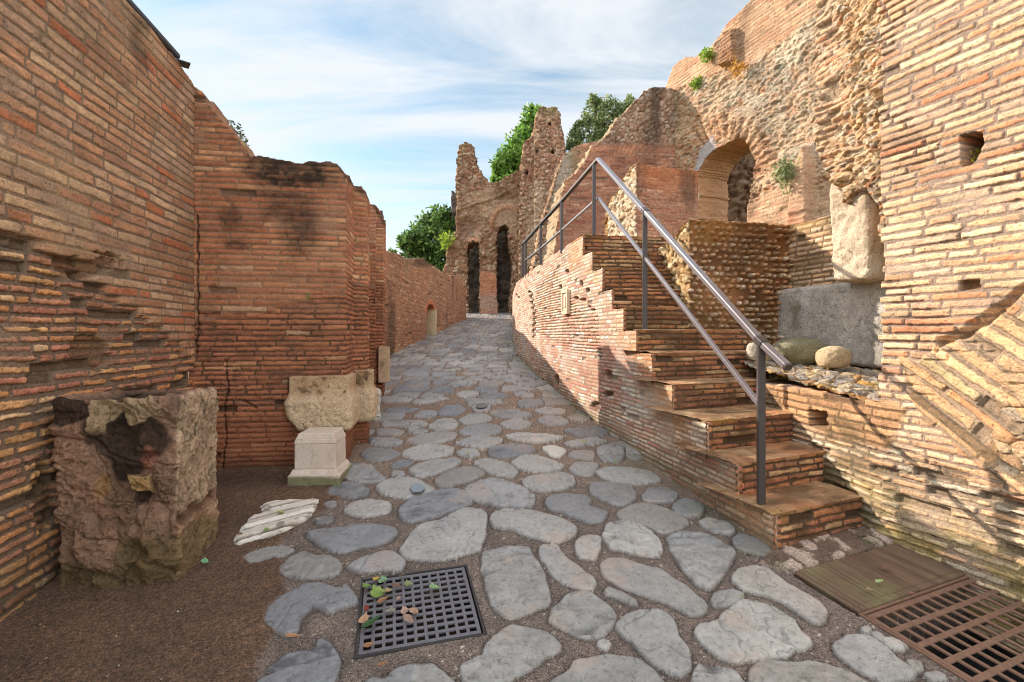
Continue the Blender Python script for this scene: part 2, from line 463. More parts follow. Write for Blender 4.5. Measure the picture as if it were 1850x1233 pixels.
def topline(g, pts, rag=2.0, sc=.12, seed=5):
    """keep what lies below a skyline given as sight lines"""
    xs = [p[0] for p in pts]; ys = [p[1] for p in pts]
    yl = np.interp(g.PX, xs, ys)
    return g.PY > yl + rag * fbm(g.U / sc, g.U * 0 + .3, 3, seed)

# ================================================================== THE LANE
R7 = lambda L: [(400 + x / 2.534, 850 + y / 2.534) for x, y in L]
R8 = lambda L: [(1100 + x / 2.467, 900 + y / 2.467) for x, y in L]
R5 = lambda L: [(560 + x / 2.643, 540 + y / 2.643) for x, y in L]
STONES = [R7(s) for s in [
 [(385,290),(430,280),(560,268),(620,252),(700,255),(780,265),(798,290),(780,320),(700,345),(620,358),(560,382),(520,372),(470,355),(430,325)],
 [(820,370),(840,345),(870,290),(930,245),(1010,235),(1060,200),(1120,180),(1190,182),(1212,210),(1208,250),(1195,310),(1180,370),(1120,385),(1000,415),(900,408),(840,400)],
 [(1232,230),(1250,195),(1300,182),(1400,185),(1500,210),(1580,235),(1625,265),(1610,295),(1545,333),(1500,325),(1400,300),(1330,270),(1250,262)],
 [(560,190),(600,150),(680,138),(770,150),(772,190),(700,212),(620,212)],
 [(812,180),(870,130),(960,100),(1050,88),(1110,100),(1145,148),(1080,180),(980,215),(880,240),(830,228)],
 [(1115,85),(1180,55),(1240,38),(1300,50),(1390,90),(1430,125),(1430,165),(1350,172),(1230,160),(1150,130)],
 [(1480,150),(1500,120),(1570,112),(1660,120),(1690,140),(1670,165),(1720,178),(1765,195),(1740,235),(1690,243),(1600,215),(1560,190),(1500,180)],
 [(710,80),(760,45),(830,33),(900,45),(980,92),(940,110),(850,132),(760,120)],
 [(485,110),(520,75),(580,57),(640,65),(678,95),(660,120),(590,132),(520,120)],
 [(110,395),(200,365),(290,350),(340,368),(280,395),(150,432)],
 [(275,445),(320,400),(370,378),(470,392),(530,410),(552,440),(530,480),(420,497),(330,488),(280,475)],
 [(578,445),(640,410),(720,385),(770,378),(820,405),(835,425),(815,462),(750,455),(680,468),(610,462)],
 [(215,680),(230,630),(280,590),(340,560),(380,530),(450,522),(510,545),(550,555),(570,530),(610,590),(620,612),(570,620),(500,650),(440,620),(410,600),(400,640),(360,690),(350,735),(300,752),(250,735),(220,710)],
 [(170,971),(260,935),(215,910),(280,860),(380,840),(440,820),(450,780),(500,810),(525,870),(515,960),(480,1020),(150,1020)],
 [(1190,385),(1280,360),(1400,352),(1420,390),(1470,470),(1490,550),(1508,610),(1400,655),(1310,675),(1250,630),(1215,540)],
 [(1462,350),(1530,345),(1560,390),(1620,440),(1690,490),(1712,520),(1690,548),(1640,550),(1560,520),(1510,470),(1500,430),(1465,400)],
 [(1622,345),(1660,308),(1730,308),(1730,360),(1700,410),(1640,400)],
 [(1502,690),(1520,650),(1560,600),(1600,560),(1680,560),(1740,600),(1800,655),(1780,720),(1740,765),(1650,765),(1570,730),(1510,700)],
 [(1100,900),(1150,870),(1210,850),(1215,810),(1280,750),(1330,722),(1420,730),(1500,760),(1560,820),(1480,860),(1400,920),(1320,960),(1280,1020),(1120,1020)],
 [(670,971),(760,950),(800,915),(880,890),(960,895),(1020,940),(1060,971),(1080,1040),(660,1040)],
 [(1725,795),(1750,780),(1778,800),(1760,818),(1730,812)],
 [(775,15),(790,5),(835,8),(835,30),(785,30)],
 [(480,158),(500,150),(528,155),(520,170),(490,170)], [(435,232),(460,218),(505,220),(500,236),(450,243)],
]] + [R8(s) for s in [
 [(-27,300),(10,280),(60,278),(150,305),(230,320),(300,370),(380,430),(430,470),(420,505),(370,520),(310,495),(230,460),(130,430),(50,400),(-20,350)],
 [(0,402),(60,425),(130,470),(115,483),(50,455),(-20,430)],
 [(0,108),(60,105),(130,120),(190,155),(225,195),(235,235),(210,268),(140,262),(60,240),(0,225),(-25,170)],
 [(40,70),(100,35),(160,25),(250,50),(310,80),(355,110),(310,145),(240,160),(180,125),(110,108),(60,95)],
 [(280,45),(330,8),(390,20),(425,50),(410,80),(350,88),(300,70)],
 [(258,180),(330,155),(430,165),(500,200),(560,240),(530,290),(500,350),(470,390),(440,412),(380,380),(330,320),(310,280),(275,225)],
 [(400,115),(440,98),(530,115),(555,145),(530,165),(460,155)],
 [(553,190),(590,168),(650,180),(700,210),(722,245),(690,258),(620,240),(570,225)],
 [(550,365),(590,325),(640,312),(700,320),(760,370),(840,410),(920,460),(965,500),(960,550),(920,560),(850,520),(770,460),(680,430),(600,410)],
 [(458,460),(490,425),(550,415),(590,430),(580,465),(520,482),(470,478)],
 [(390,600),(420,570),(500,560),(540,510),(590,465),(700,475),(770,520),(820,550),(850,600),(895,640),(870,680),(820,675),(790,705),(690,712),(640,725),(560,730),(490,710),(420,660)],
 [(35,580),(80,530),(150,502),(230,505),(280,540),(300,570),(310,630),(350,690),(355,760),(320,795),(270,780),(190,730),(120,650),(60,610)],
 [(1005,665),(1080,620),(1150,617),(1220,670),(1290,730),(1365,780),(1330,805),(1220,820),(1130,780),(1040,710)],
 [(640,760),(690,730),(800,740),(900,735),(1010,765),(1100,800),(1160,840),(1150,900),(640,900)],
 [(380,821),(410,745),(480,760),(560,790),(600,830),(620,900),(360,900)],
 [(1120,585),(1160,583),(1165,600),(1130,605)], [(1165,610),(1200,610),(1220,635),(1190,640)], [(1235,640),(1300,635),(1330,660),(1300,680),(1250,665)],
 [(1330,730),(1380,735),(1400,770),(1360,768)], [(1410,790),(1470,785),(1490,805),(1440,815)],
]] + [[(985,1250),(1030,1213),(1040,1195),(1085,1188),(1150,1195),(1185,1222),(1215,1260),(1100,1290)]] + [R5(s) for s in [
 [(140,830),(180,800),(240,790),(290,795),(320,830),(365,862),(330,880),(250,880),(180,865)],
 [(245,740),(290,712),(380,720),(435,740),(380,770),(300,782)],
 [(440,745),(480,715),(560,698),(640,702),(688,718),(670,745),(590,765),(500,770)],
 [(465,820),(520,790),(600,770),(700,762),(720,785),(660,815),(590,845),(520,858)],
 [(590,870),(640,835),(720,808),(780,805),(840,832),(790,860),(700,890),(640,905)],
 [(780,785),(830,765),(900,775),(960,800),(990,830),(970,850),(900,848),(850,830)],
 [(965,785),(1010,755),(1070,748),(1140,770),(1210,800),(1170,825),(1080,832),(1010,815)],
 [(1020,870),(1060,850),(1130,840),(1200,832),(1260,850),(1260,890),(1190,915),(1080,918),(1030,900)],
 [(850,730),(880,705),(960,692),(1050,702),(1075,725),(1040,748),(940,762),(870,755)],
 [(700,740),(740,718),(790,722),(810,750),(760,762)],
 [(685,690),(760,665),(830,655),(920,668),(910,695),(830,718),(740,705)],
 [(930,655),(1000,640),(1100,645),(1215,655),(1190,675),(1080,690),(990,680)],
 [(460,680),(520,655),(620,635),(700,640),(695,670),(600,695),(510,700)],
 [(710,640),(750,610),(850,598),(915,610),(910,640),(830,658),(740,655)],
 [(565,610),(620,575),(680,572),(710,600),(690,625),(610,635)],
 [(710,580),(770,550),(840,552),(875,575),(820,598),(740,603)],
 [(905,595),(970,575),(1040,582),(1055,605),(1010,622),(940,618)],
 [(1085,580),(1130,560),(1190,560),(1240,590),(1200,608),(1130,605)],
 [(1210,630),(1280,608),(1370,610),(1430,640),(1380,665),(1290,660)],
 [(1110,712),(1160,700),(1230,728),(1185,760),(1150,752)],
 [(1205,690),(1280,672),(1370,665),(1420,682),(1350,700),(1260,710)],
 [(1235,740),(1260,725),(1350,728),(1350,768),(1290,765),(1245,758)],
 [(1370,720),(1420,698),(1490,705),(1495,750),(1470,785),(1400,775)],
 [(1365,830),(1420,808),(1520,808),(1620,830),(1680,870),(1600,885),(1480,890),(1400,860)],
 [(1240,820),(1270,785),(1350,782),(1380,795),(1340,850),(1280,845)],
 [(1340,880),(1420,875),(1530,885),(1565,950),(1480,995),(1400,965),(1345,930)],
 [(1585,945),(1620,910),(1690,902),(1745,930),(1740,965),(1660,975),(1600,970)],
 [(860,545),(900,530),(1000,530),(1070,560),(1010,575),(900,570)],
 [(610,545),(650,510),(720,505),(745,535),(700,560),(630,562)],
 [(765,520),(810,503),(860,510),(855,535),(800,545)],
 [(990,495),(1040,478),(1110,485),(1110,510),(1050,525),(1000,515)],
 [(1070,535),(1130,520),(1220,530),(1215,552),(1130,558)],
 [(1220,570),(1280,545),(1340,575),(1290,592)],
 [(695,455),(740,438),(805,445),(800,468),(730,475)],
 [(970,455),(1020,445),(1070,455),(1070,472),(1000,468)],
 [(320,630),(380,622),(450,640),(420,655),(330,655)],
 [(470,625),(510,610),(565,632),(540,648),(480,645)],
 [(340,590),(420,585),(475,600),(450,612),(350,612)],
 [(355,530),(430,518),(530,525),(480,545),(380,550)],
 [(495,560),(540,535),(600,535),(600,565),(530,572)],
 [(285,670),(380,665),(445,685),(400,710),(300,700)],
 [(390,800),(430,770),(500,775),(470,800),(410,815)],
 [(1520,755),(1550,748),(1585,760),(1560,775)],
]]
WHITE_I = next(i for i, s in enumerate(STONES) if abs(s[0][0] - (560 + 1110 / 2.643)) < .01 and abs(s[0][1] - (540 + 712 / 2.643)) < .01)
PUDDLE = [R5([(478,915),(500,900),(535,903),(548,925),(530,942),(490,945)]), R5([(790,515),(830,508),(850,518),(830,532),(800,532)])]
WORLD_ST = [[to_lane(*p) for p in s] for s in STONES]
def smooth_poly(pl):
    for _ in range(1):
        q = []
        for i in range(len(pl)):
            a = np.array(pl[i]); b = np.array(pl[(i + 1) % len(pl)])
            q += [tuple(a * .84 + b * .16), tuple(a * .16 + b * .84)]
        pl = q
    return pl
WORLD_ST = [smooth_poly(p) for p in WORLD_ST]
GRATE1 = [(-.797, 2.568), (-.255, 2.705), (-.1125, 2.175), (-.6515, 2.039)]
g2a = np.array([1.658, 2.304]); g2u = np.array([.936, .353]); g2v = np.array([.353, -.936])
GRATE2 = [tuple(g2a), tuple(g2a + g2u * .90), tuple(g2a + g2u * .90 + g2v * .95), tuple(g2a + g2v * .95)]
BOARD = [tuple(g2a - g2v * .34), tuple(g2a + g2u * .90 - g2v * .34), tuple(g2a + g2u * .90 - g2v * .004), tuple(g2a - g2v * .004)]
SLAB = [to_lane(*p) for p in [(420, 985), (432, 962), (452, 940), (475, 932), (470, 918), (488, 911), (577, 905), (572, 922), (558, 940), (520, 962), (492, 973), (462, 979), (432, 989)]]
def lane_style(X, Y):
    h = .010 * fbm(X * 1.2, Y * 1.2, 3, 90) + .0035 * fbm(X * 14, Y * 14, 4, 91)
    gr = lin(132, 114, 102); gd = lin(96, 84, 76)
    sp = vn(X * 190, Y * 190, 92)
    # joint filling: gravel and earth
    col = mixc(gd + np.zeros(X.shape + (3,)), gr, .5 + .5 * fbm(X * 8, Y * 8, 4, 93))
    far = ss(4.0, 8.0, Y)
    col = mixc(col, lin(160, 132, 108), np.clip(.45 * ss(3.2, 4.5, Y), 0, 1))
    f1, f2, cx, cy, ia, ib = voro(X * 95, Y * 95, 97, 1.)
    peb = hsh(ia, ib, 98)
    col = col * (.86 + .25 * peb)[..., None]
    col = mixc(col, lin(205, 190, 172), (peb > .985) * .6)
    h = h + .0035 * (1 - f1) * (peb + .3) - .005
    # traced stones
    D = np.full(X.shape, -9.0); I = np.full(X.shape, -1)
    for i, s in enumerate(WORLD_ST):
        xs = [p[0] for p in s]; ys = [p[1] for p in s]
        bb = (X > min(xs) - .3) & (X < max(xs) + .3) & (Y > min(ys) - .3) & (Y < max(ys) + .3)
        if not bb.any(): continue
        d = polydist(X[bb], Y[bb], s)
        D0 = D[bb]; n = d > D0
        D0[n] = d[n]; D[bb] = D0; I0 = I[bb]; I0[n] = i; I[bb] = I0
    # the other stones: cells with their own sites
    wx = X + .05 * vn(X * 3.3, Y * 3.3, 101) + .02 * vn(X * 9, Y * 9, 105); wy = Y + .05 * vn(X * 3.3, Y * 3.3, 102) + .02 * vn(X * 9, Y * 9, 106)
    SX, SY = .46, .40
    f1, f2, cx, cy, ia, ib = voro(wx / SX, wy / SY + 0 * X, 103, .82)
    d2 = (f2 - f1) * .5 * SX - .016
    d2 = np.minimum(d2, .272 - np.hypot((wx / SX - cx) * SX, (wy / SY - cy) * SY) * .9)
    # drop a site when it sits on / next to a traced stone
    sxw, syw = cx * SX, cy * SY
    uq, inv = np.unique(ia.astype(np.int64) * 100000 + ib + 50000, return_inverse=True)
    firsti = np.zeros(len(uq), np.int64); firsti[inv.ravel()] = np.arange(inv.size)
    qx, qy = sxw.ravel()[firsti], syw.ravel()[firsti]
    dd = np.full(len(uq), -9.)
    for s in WORLD_ST: dd = np.maximum(dd, polydist(qx, qy, s))
    ok = (dd < -.10) & (qy > 4.6)
    okf = ok[inv.ravel()].reshape(X.shape)
    d2 = np.where(okf, np.minimum(d2, -D - .03), -9)
    d1 = D + .015 + .011 * fbm(X * 12, Y * 12, 3, 104) + .006 * vn(X * 4, Y * 4, 107)
    tr = d1 > d2
    d = np.where(tr, d1, d2 + .006 * fbm(X * 16, Y * 16, 3, 108))
    ida = np.where(tr, I, ia); idb = np.where(tr, 999, ib)
    r = hsh(ida, idb, 110); r2 = hsh(ida, idb, 111); ta = hsh(ida, idb, 112) - .5; tb = hsh(ida, idb, 113) - .5
    m = ss(-.002, .006, d)
    dome = ss(0, .075, d)
    roughst = ss(.45, .8, r2)
    hs = .012 + .002 * dome + .006 * (r - .5) + .006 * ta * np.sin(X * 6) + .006 * tb * np.sin(Y * 6 + r * 9)
    pit = fbm(X * 22, Y * 22, 4, 115)
    hs = hs + (.0006 + .006 * roughst) * pit + .0006 * fbm(X * 45, Y * 45, 3, 125) - .018 * roughst * ss(.25, .7, fbm(X * 6, Y * 11, 3, 116)) + .004 * fbm(X * 5, Y * 5, 2, 117)
    crack = np.abs(fbm(X * 3.2, Y * 3.2, 4, 118)); hs = hs - .006 * (1 - ss(0, .018, crack)) * (r > .35)
    hs = hs + .006 * ss(5, 8, Y) * ss(0, .03, d)
    h = h * (1 - m) + hs * m - .006 * (1 - ss(0, .03, -d)) * (1 - m)
    base = pick([lin(138, 135, 133), lin(150, 146, 141), lin(120, 119, 120), lin(162, 156, 149), lin(142, 134, 127)], [4, 3, 3.4, 1.8, 1], hsh(ida, idb, 120))
    base = mixc(base, lin(166, 160, 150), .5 * ss(3.6, 2.4, Y) * (X > -.4))
    st = base * (1 + .34 * (r - .5))[..., None] * (1 + .20 * fbm(X * 7, Y * 7, 4, 121) + .22 * fbm(X * 40, Y * 40, 3, 122))[..., None]
    st = st * (1 - .16 * (1 - ss(0, .014, d)) - .30 * ss(.3, .6, fbm(X * 80, Y * 80, 2, 123)))[..., None]
    st = mixc(st, lin(176, 150, 128) + 0 * st, .35 * ss(.25, .6, fbm(X * 4, Y * 4, 4, 124)))
    st = st * (1 - .45 * roughst * ss(.2, .7, fbm(X * 6, Y * 11, 3, 116)))[..., None] * (1 - .35 * ss(.35, .6, pit) * roughst)[..., None]
    st = st * (1 - .35 * (1 - ss(0, .02, crack)) * (r > .35))[..., None]
    wi = (I == WHITE_I) & tr
    st = np.where(wi[..., None], lin(196, 188, 176) * (1 + .1 * pit)[..., None], st)
    col = col * (1 - .35 * (1 - ss(0, .022, -d)) * (1 - m))[..., None]
    col = mixc(col, st, m)
    # bare earth on the left and its wavering edge
    PX = CX + FPX * X / Y; PY = 518 + 1366 / Y
    nz = .03 * fbm(X * 7, Y * 7, 4, 130)
    ex = np.interp(Y, [1.3, 1.9, 2.2, 2.5, 2.9, 3.15, 3.5, 3.9, 4.3], [-.98, -1.03, -1.08, -1.18, -1.42, -1.40, -1.27, -1.32, -1.62])
    dt = ss(-.03, .03, ex + nz - X) * (Y < 4.4)
    dirt = mixc(lin(86, 64, 48) + np.zeros(X.shape + (3,)), lin(112, 84, 63), .5 + .5 * fbm(X * 5, Y * 5, 5, 131))
    dirt = dirt * (.66 + .62 * peb + .22 * fbm(X * 60, Y * 60, 3, 132))[..., None]
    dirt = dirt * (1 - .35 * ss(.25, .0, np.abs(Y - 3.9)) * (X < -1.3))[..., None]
    dt = dt * (1 - m)
    col = mixc(col, dirt, dt)
    h = h * (1 - dt) + dt * (.014 + .008 * fbm(X * 5, Y * 5, 4, 133) + .004 * fbm(X * 40, Y * 40, 3, 134))
    global LANE_GRIT
    LANE_GRIT = 1 - m
    # green damp along the stair wall foot
    fx = np.interp(Y, [2.8, 4.26, 6.47, 8.87, 10.9, 22], [1.55, 1.25, .80, .367, .12, .05])
    damp = ss(.45, .0, fx - X) * (Y > 2.8) * ss(-.2, .4, fbm(X * 5, Y * 5, 4, 140) + .15)
    col = mixc(col, lin(96, 98, 66), .38 * damp)
    # pale broken slab and mud in front of the lowest step
    A = [(1.50, 2.86), (2.28, 3.14), (2.47, 2.82), (2.50, 2.93), (1.555, 2.60), (1.45, 2.70)]
    A = [(1.53, 2.85), (2.30, 3.14), (2.50, 2.98), (1.53, 2.625), (1.40, 2.72)]
    inA = soft(X, Y, A, .02)
    mud = lin(108, 88, 74) * (1 + .3 * fbm(X * 9, Y * 9, 4, 150))[..., None]
    ua = (X - 1.53) * .936 + (Y - 2.85) * .353; va = (X - 1.53) * .353 - (Y - 2.85) * .936
    stn = ss(.0, .18, fbm(X * 9, Y * 9, 5, 151) + .15 - 1.2 * (va - .10)) * (np.abs(((ua + .02 * fbm(X*8,Y*8,2,3)) % .34) - .02) > .012)
    pale = lin(186, 164, 148) * (1 + .15 * fbm(X * 40, Y * 12, 3, 152))[..., None]
    ca = mixc(mud, pale, stn * .9)
    ca = mixc(ca, lin(70, 76, 40), .6 * ss(.2, .5, fbm(X * 6, Y * 6, 4, 153)))
    col = mixc(col, ca, inA); h = h * (1 - inA) + inA * (.02 + .012 * stn + .006 * fbm(X * 15, Y * 15, 4, 154))
    # grit between grate and wall
    right = ss(0, .02, (X - g2a[0]) * .353 * 0 + ((X - (g2a[0] + .90 * g2u[0])) * g2u[0] + (Y - (g2a[1] + .90 * g2u[1])) * g2u[1]))
    col = mixc(col, lin(128, 112, 78) * (1 + .3 * fbm(X * 20, Y * 20, 4, 155))[..., None], right * (Y < 3.1) * (X > 2))
    # things let into the lane
    for q, dep in ((GRATE1, .22), (GRATE2, .35)):
        p = polydist(X, Y, q); inn = p > .004
        h = np.where(inn, -dep, h * ss(-.05, 0, -p) + -.004 * (1 - ss(-.05, 0, -p)) * 0 + h * 0)
        near = (p > -.02) & ~inn
        h = np.where(near, np.minimum(h, .002), h)
        pitc = lin(58, 42, 28) if dep < .3 else lin(14, 12, 11)
        col = np.where(inn[..., None], pitc * (1 + .4 * fbm(X * 30, Y * 30, 3, 160))[..., None], col)
    p = polydist(X, Y, BOARD); h = np.where(p > -.01, np.minimum(h, -.02), h)
    p = polydist(X, Y, SLAB); h = np.where(p > 0, np.minimum(h, -.0), h)
    for q in PUDDLE:
        w = [to_lane(*a) for a in q]
        p = polydist(X, Y, w); h = h - .012 * ss(-.01, .01, p)
    return h, col
def build_lane():
    # rows and columns closer together near the eye, where the paving shows large
    Ys = [1.25]
    while Ys[-1] < 29: Ys.append(Ys[-1] + max(.0045, Ys[-1] ** 2 / 1366 * 2.0))
    Ys = np.array(Ys)
    s = np.linspace(-1, 1, 1150)
    half = np.interp(Ys, [1.2, 3, 5, 7, 11, 29], [2.75, 3.3, 3.3, 3.4, 3.4, 3.4])
    X = s[None] * half[:, None]; Y = np.repeat(Ys[:, None], s.size, 1)
    keep = (np.abs(X) < Y * 1.25 + .5)
    global GRIT
    h, col = lane_style(X, Y)
    GRIT = np.clip(LANE_GRIT, 0, 1)
    P = np.stack([X, Y, lane_z(Y) + h], -1)
    nu, nz = X.shape; idx = np.arange(nu * nz).reshape(nu, nz)
    xs = np.interp(Y, [2.0, 2.83, 6.3, 8.87, 10.9, 14, 24], [3.4, 3.4, 1.3, .6, .35, .3, .3])
    kp = keep & (X < xs + (Y < 3.5) * 2) & (X > -3.2)
    ck = kp[:-1, :-1] & kp[1:, :-1] & kp[1:, 1:] & kp[:-1, 1:]
    F = np.stack([idx[:-1, :-1][ck], idx[:-1, 1:][ck], idx[1:, 1:][ck], idx[1:, :-1][ck]], 1)
    V = P.reshape(-1, 3); C = col.reshape(-1, 3)
    used = np.unique(F); rm = np.full(len(V), -1, np.int64); rm[used] = np.arange(len(used))
    o = make_mesh('road', V[used], rm[F], C[used], M_PAVE)
    ga = o.data.attributes.new('grit', 'FLOAT', 'POINT'); ga.data.foreach_set('value', GRIT.reshape(-1)[used].astype(np.float32))
    o['kind'] = 'structure'; o['label'] = 'lane of worn grey basalt paving stones set in gravel'
build_lane()
for i, q in enumerate(PUDDLE):
    w = [to_lane(*a) for a in q]; cx = sum(a for a, b in w) / len(w); cy = sum(b for a, b in w) / len(w)
    w = smooth_poly(w); z = lane_z(cy)
    V = [(cx, cy, z + .030)] + [(cx + (a - cx) * 1.0, cy + (b - cy) * 1.0, z + .030 + .1 * (b - cy)) for a, b in w]
    F = [(0, k + 1, (k + 1) % len(w) + 1) for k in range(len(w))]
    if 'wm' not in globals():
        wm = plain('standing_water', (.16, .18, .20), .03, 0, .1, 10, 0.0)  # base colour paled to stand in for reflected bright sky
    o = make_mesh('puddle', V, F, None, wm, smooth=False)
    tag(o, ['small round puddle in the hollow of a big paving stone near the marble pedestal', 'small puddle on a paving stone up the middle of the lane'][i], 'puddle', 'puddles in the paving')
# wide ground reaching the horizon, just under the lane
def build_terrain():
    a = np.concatenate([np.linspace(-400, -12, 14), np.linspace(-9, 12, 43), np.linspace(15, 400, 14)])
    b = np.concatenate([np.linspace(-60, 0, 7), np.linspace(.5, 34, 68), np.linspace(38, 900, 20)])
    X, Y = np.meshgrid(a, b, indexing='ij')
    Z = np.clip(.1 * Y, -.3, 2.85) - 1.57 - .42
    Z = Z + .12 * fbm(X * .3, Y * .3, 3, 7) * (np.abs(X) > 4)
    idx = np.arange(X.size).reshape(X.shape)
    F = np.stack([idx[:-1, :-1].ravel(), idx[1:, :-1].ravel(), idx[1:, 1:].ravel(), idx[:-1, 1:].ravel()], 1)
    C = mixc(lin(110, 100, 76) + np.zeros(X.shape + (3,)), lin(96, 108, 62), .5 + .5 * fbm(X * .2, Y * .2, 4, 8))
    o = make_mesh('ground', np.stack([X, Y, Z], -1).reshape(-1, 3), F, C.reshape(-1, 3), M_DIRT)
    o['kind'] = 'structure'; o['label'] = 'earth and grass around and behind the ruins'
build_terrain()

# ================================================================== LEFT SIDE WALLS
MORT_L = lin(160, 128, 108)
def moss_streaks(g, col, amt, seed, y0=None):
    s = ss(.05, .5, fbm(g.U * 3.2, g.Z * .7, 4, seed) + .1)
    return mixc(col, lin(52, 44, 38), amt * s)
def left_rim(U, Z, p):
    _, c, _, _ = bricks(U, Z, 31, .05, .24, .012, None, None, MORT_L)
    c = c * np.array([.78, .78, .70])
    return c * (1 + .2 * fbm3(p, 14, 3, 4))[:, None]
LG = np.array([.86, .90, .82])
def st_left(g):
    n = fbm(g.U * 2.2, g.Z * 2.2, 4, 201)
    low = np.interp(g.PX, [-600, -200, 0, 150, 230, 352], [250, 340, 415, 475, 545, 640])
    rq = np.floor(g.Z / .062 + .22 * np.sin(g.Z / .062 * .37 + 11)).astype(np.int64)
    Zq = (rq + .5) * .062; uj = g.U / .19 + hsh(rq, rq * 0, 5); kq = np.floor(uj).astype(np.int64); Uq = kq * .19
    PYq = HY - FPX * Zq / g.Y; nq = fbm(Uq * 2.2, Zq * 2.2, 4, 201) + .5 * (hsh(kq, rq, 6) - .5)
    E = ss(-3, 3, PYq - low + 34 * nq)
    E2 = ss(-20, 60, g.PY - 690 + 60 * n)
    EE = .62 * E * (1 - .35 * E2) + .10 * ss(.1, .5, n)
    wide = [lin(186, 128, 98), lin(202, 142, 108), lin(208, 162, 128), lin(194, 148, 122), lin(200, 116, 80)]
    h1, c1, m1, r1 = bricks(g.U, g.Z, 11, .062, .27, .013, wide, [3, 4, 2.5, 3, 1.2], lin(144, 114, 96), .006, .014, EE + .06, .004, .13)
    yel = [lin(198, 132, 102), lin(236, 168, 112), lin(232, 180, 136), lin(192, 120, 96), lin(218, 144, 92)]
    h2, c2, m2, r2 = bricks(g.U, g.Z, 12, .052, .21, .016, yel, [4, 2.4, 1.2, 3, 2], lin(138, 110, 94), .012, .022, EE + .15, .03, .18)
    h = h1 * (1 - E) + (h2 - .014) * E
    c = mixc(c1, c2, E)
    # lime wash remains on the upper left, soot bands near the crown
    lw = ss(.12, .5, fbm(g.U * 1.6, g.Z * 2.4, 4, 210)) * (1 - E)
    c = mixc(c, lin(196, 158, 126), .38 * lw); h = h + .003 * lw
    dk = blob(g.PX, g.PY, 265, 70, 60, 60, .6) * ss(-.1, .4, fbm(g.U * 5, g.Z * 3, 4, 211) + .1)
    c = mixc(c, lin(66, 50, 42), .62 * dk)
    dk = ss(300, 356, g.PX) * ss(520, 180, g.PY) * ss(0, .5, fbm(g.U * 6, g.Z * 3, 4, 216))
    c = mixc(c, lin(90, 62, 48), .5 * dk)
    # a few broken-out hollows
    hol = blob(g.PX, g.PY, 165, 640, 38, 34, .5) + blob(g.PX, g.PY, 90, 900, 20, 70, .5) + .6 * blob(g.PX, g.PY, 160, 480, 60, 22, .5)
    hol = ss(.35, .6, hol + .6 * (hsh(kq, rq, 9) - .5) * (hol > .05) + .2 * fbm(g.U * 20, g.Z * 20, 3, 212))
    h = h - .035 * hol; c = mixc(c, lin(112, 84, 66) + 0 * c, .7 * hol)
    h = h + .012 * fbm(g.U * 1.3, g.Z * 1.3, 3, 213)
    # darker brown towards the foot
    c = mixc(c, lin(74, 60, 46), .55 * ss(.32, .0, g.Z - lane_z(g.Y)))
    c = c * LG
    top = topline(g, [(-900, -1200), (225, 0), (262, 38), (300, 88), (322, 112), (340, 138), (352, 160), (360, 168)], 2.0, .08, 3)
    return h, c, top
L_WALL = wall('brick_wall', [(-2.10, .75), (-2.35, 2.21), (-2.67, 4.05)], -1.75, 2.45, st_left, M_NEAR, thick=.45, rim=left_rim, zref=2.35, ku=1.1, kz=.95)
tag(L_WALL, 'tall long brick wall down the left edge, worn lower bricks, dark pipe on top', 'wall')
